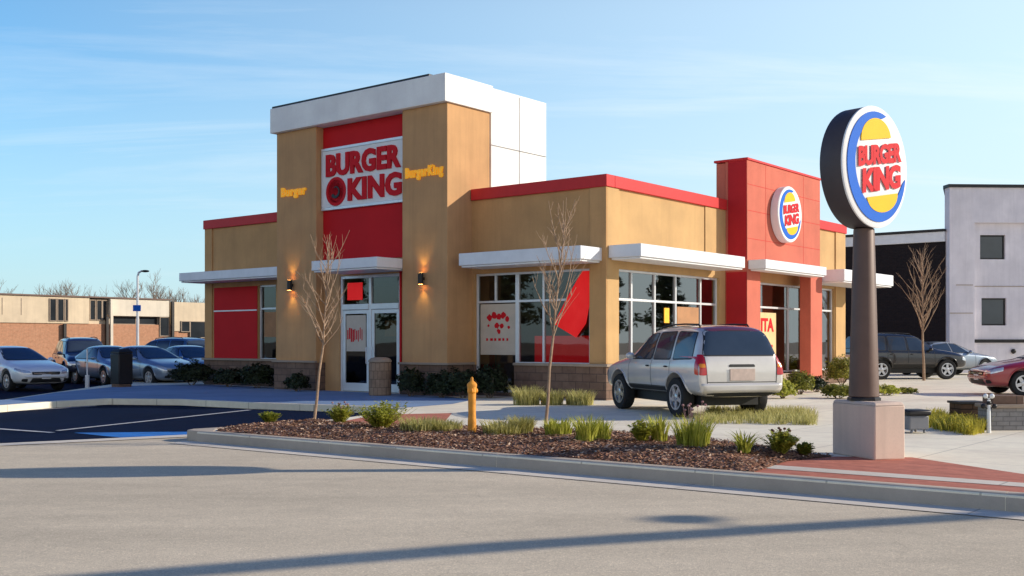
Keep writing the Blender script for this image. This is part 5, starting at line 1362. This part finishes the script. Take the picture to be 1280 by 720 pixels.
# local y runs along the facade (away, to the right), local x points at the sun
def bmb(): return MB()
MB().box(-14, 0, -26, 40, -0.1, 2.72).build('wall', M['orange_brick'], bk)
MB().box(-14.1, 0.08, -26, 5.6, 2.721, 4.36).build('upper_storey', M['beige'], bk, bevel=0.02)
MB().box(-14.1, 0.10, 7.0, 11.35, 3.25, 4.33).box(-14.1, -0.25, 6.9, 11.4, 2.721, 3.249).build('upper_storey', M['beige2'], bk, bevel=0.02)
MB().box(-14.1, 0.06, 11.75, 40, 2.30, 4.28).build('upper_storey', M['beige'], bk, bevel=0.02)
MB().box(-14.1, -0.1, 5.601, 6.9, 2.722, 4.3).build('link_wall', M['beige'], bk)
MB().box(-14.2, 0.16, -26.1, 11.5, 4.361, 4.46).build('roof_edge', M['bronze'], bk, bevel=0.01)
for y0, y1, z0, z1 in ((3.0, 3.35, 2.9, 4.2), (3.5, 3.85, 2.9, 4.2), (4.0, 4.12, 2.9, 4.2), (5.75, 6.05, 3.0, 4.2), (6.2, 6.5, 3.0, 4.2), (6.6, 6.85, 3.0, 4.2), (7.3, 9.0, 2.76, 3.2), (9.3, 10.6, 2.76, 3.2), (10.7, 11.3, 2.0, 3.2), (12.3, 12.9, 2.3, 2.95), (13.0, 14.4, 1.9, 2.95), (15.2, 15.6, 1.5, 3.2)):
    x = 0.09 if (y1 < 5.6 or y0 > 11.7) else (-0.09 if y1 < 6.9 else -0.24)
    if z0 < 2.7 and y0 < 11.7: x = 0.01
    f = MB().box(x, x+0.05, y0-0.05, y1+0.05, z0-0.05, z0-0.001).box(x, x+0.05, y0-0.05, y1+0.05, z1+0.001, z1+0.05).box(x, x+0.05, y0-0.05, y0-0.001, z0, z1).box(x, x+0.05, y1+0.001, y1+0.05, z0, z1).build('window', M['ledge'], bk)
    MB().box(x, x+0.02, y0, y1, z0, z1).build('pane', M['far_glass'], f)
for k in range(9): MB().box(0.081, 0.10, -8+k*1.15, -7.97+k*1.15, 3.2, 4.2).build('panel_rib', M['ledge'], bk)
for y, z1, mt in ((6.75, 3.2, 'dark_metal'), (7.05, 4.3, 'beige2'), (11.55, 4.3, 'dark_metal'), (3.9, 2.7, 'dark_metal')):
    MB().box(0.11, 0.25, y-0.09, y+0.09, 0, z1).build('downpipe', M[mt], bk)

# dark brick building on the right
M['dark_brick'] = m_brick('dark_brick', (0.022, 0.016, 0.018), (0.017, 0.013, 0.015), (0.026, 0.02, 0.02), 0.22, 0.075, 0.008)
DB = empty('dark_building', (gx(1187, 50)-0.06, 50.35, 0), BROT, 'dark brick building with white parapet band behind the restaurant', 'building')
MB().box(-26, -0.01, 0, 18, -0.1, 6.25).build('wall', M['dark_brick'], DB)
MB().box(-26.1, 0, -0.10, 18, 6.251, 6.72).build('parapet', M['white_metal'], DB, bevel=0.02)
MB().box(-26.15, 0.01, -0.16, 18, 6.721, 6.84).build('parapet_coping', M['navy'] if 'navy' in M else M['dark_metal'], DB, bevel=0.02)
for u in (-11.5, -8.0): 
    f = MB().box(u-0.06, u+1.26, -0.05, -0.002, 3.3, 3.36).box(u-0.06, u+1.26, -0.05, -0.002, 4.9, 4.96).box(u-0.06, u, -0.05, -0.002, 3.361, 4.899).box(u+1.2, u+1.26, -0.05, -0.002, 3.361, 4.899).build('window', M['black_trim'], DB)
    MB().box(u, u+1.2, -0.03, -0.004, 3.361, 4.899).build('pane', M['far_glass'], f)
# pale two storey building
M['lav'] = m_stucco('pale_render', (0.84, 0.79, 0.81), 0.25)
LB = empty('pale_building', (gx(1187, 50), 50.0, 0), R(3), 'pale two storey rendered building with square windows at the right edge', 'building')
yy = 0.0
MB().join(wall_holes('v', 0.0, 0.5, 0, 1.18, -0.1, 8.72, [])).build('corner_pier', M['lav'], LB)
wh = [(1.55, 2.75, 5.42, 6.55), (1.62, 2.80, 2.35, 3.62), (5.0, 6.2, 5.42, 6.55), (5.0, 6.2, 2.35, 3.62), (8.5, 9.7, 5.42, 6.55), (8.5, 9.7, 2.35, 3.62)]
MB().join(wall_holes('v', 0.22, 0.3, 1.18, 16, -0.1, 7.1, wh)).prism([(0.3, 0.52), (16, 0.52), (16, 12), (5.6, 12)], -0.1, 7.1).build('wall', M['lav'], LB)
MB().prism([(1.181, 0.0), (16, 0.0), (16, 12), (6.2, 12), (1.181, 0.5)], 7.101, 8.72).build('upper_band', M['lav'], LB)
MB().prism([(-0.08, -0.08), (16, -0.08), (16, 12), (5.6, 12), (-0.08, 0.5)], 8.721, 8.86).build('roof_edge', M['dark_metal'], LB)
for a0, a1, z0, z1 in wh:
    f = MB().box(a0, a1, 0.34, 0.40, z0, z0+0.07).box(a0, a1, 0.34, 0.40, z1-0.07, z1).box(a0, a0+0.07, 0.34, 0.40, z0+0.07, z1-0.07).box(a1-0.07, a1, 0.34, 0.40, z0+0.07, z1-0.07).build('window', M['dark_metal'], LB)
    MB().box(a0+0.07, a1-0.07, 0.36, 0.375, z0+0.07, z1-0.07).build('pane', M['far_glass'], f)
MB().box(1.19, 16, 0.16, 0.218, 1.55, 1.70).build('string_course', M['dark_metal'], LB)
MB().box(0.3, 1.1, -0.02, -0.001, 4.2, 4.23).box(0.0, 1.1, -0.02, -0.001, 2.9, 2.93).box(1.2, 16, 0.2, 0.218, 4.15, 4.18).build('render_joint', M['ledge'], LB)
MB().ell((3.1, 0.14, 1.15), (0.12, 0.1, 0.12), 10, 6).build('wall_light', M['dark_metal'], LB, smooth=True)

# ------------------------------------------------------------------ beyond the frame: what throws the shadow over the road and fills the glass
# signal mast out to the right, its long arm throws the stripe of shadow
cot = 1/math.tan(R(SUN_EL)); sh = lambda h: Vector((math.cos(R(SUN_AZ)), math.sin(R(SUN_AZ))))*h*cot
hA = 6.2
a_ = Vector(ground(1330, 638, 0)) + sh(hA); b_ = Vector(ground(640, 682, 0)) + sh(hA); c_ = Vector(ground(60, 728, 0)) + sh(hA)
dirm = (c_-a_).normalized(); base = a_ - dirm*7.0
mast = empty('mast_pole', (base.x, base.y, 0), 0, 'tall grey signal mast with a long horizontal arm at the road side', 'pole')
MB().tube([(0, 0, 0), (0, 0, hA+0.4)], [0.26, 0.22], 14).build('pole', M['frame'], mast, smooth=True)
MB().tube([(0, 0, hA), (a_.x-base.x, a_.y-base.y, hA), (b_.x-base.x, b_.y-base.y, hA), (c_.x-base.x, c_.y-base.y, hA)], [0.17, 0.15, 0.165, 0.15], 12).build('arm', M['frame'], mast, smooth=True)
q_ = Vector(ground(855, 649, 0)) + sh(hA)
f0 = a_.lerp(b_, 0.60)
hd = MB().ell((q_.x-base.x, q_.y-base.y, hA), (0.30, 0.24, 0.10), 16, 8); hd.tube([(f0.x-base.x, f0.y-base.y, hA), (q_.x-base.x, q_.y-base.y, hA)], 0.025, 6)
hd.build('lamp_head', M['dark_metal'], mast, smooth=True)
def evergreen(x, y, h, seed, label):
    rng = random.Random(seed); root = empty('evergreen_tree', (x, y, 0), 0, label, 'tree', 'trees across the road outside the frame')
    MB().tube([(0, 0, 0), (0.05, 0, h*0.3), (0, 0.05, h*0.9)], [0.22, 0.17, 0.03], 8).build('trunk', M['bark_grey'], root, smooth=True)
    cr = MB()
    for k in range(9):
        a = rng.uniform(0, 6.28); t = k/9; rr = (1-t)*h*0.22*rng.random()
        cr.join(leaf_cloud((math.cos(a)*rr, math.sin(a)*rr, h*(0.3+0.6*t)), (h*0.24*(1.1-0.7*t),)*2+(h*0.15,), 260, 0.22, rng))
    cr.build('crown', M['evergreen'], root)
for i, (x, y, h) in enumerate([(-52, 8, 9), (-58, 16, 11), (-64, 1, 10), (-50, 0, 8), (-50, 19, 7.5), (-55, 23, 10), (-47, 12, 6.5), (-60, 28, 9)]):
    evergreen(x, y, h, 500+i, 'evergreen tree across the car park far left outside the frame')
for i, (x, y, h) in enumerate([(58, 44, 8), (66, 52, 9), (62, 36, 7.5)]):
    evergreen(x, y, h, 520+i, 'evergreen tree across the side street far right outside the frame')
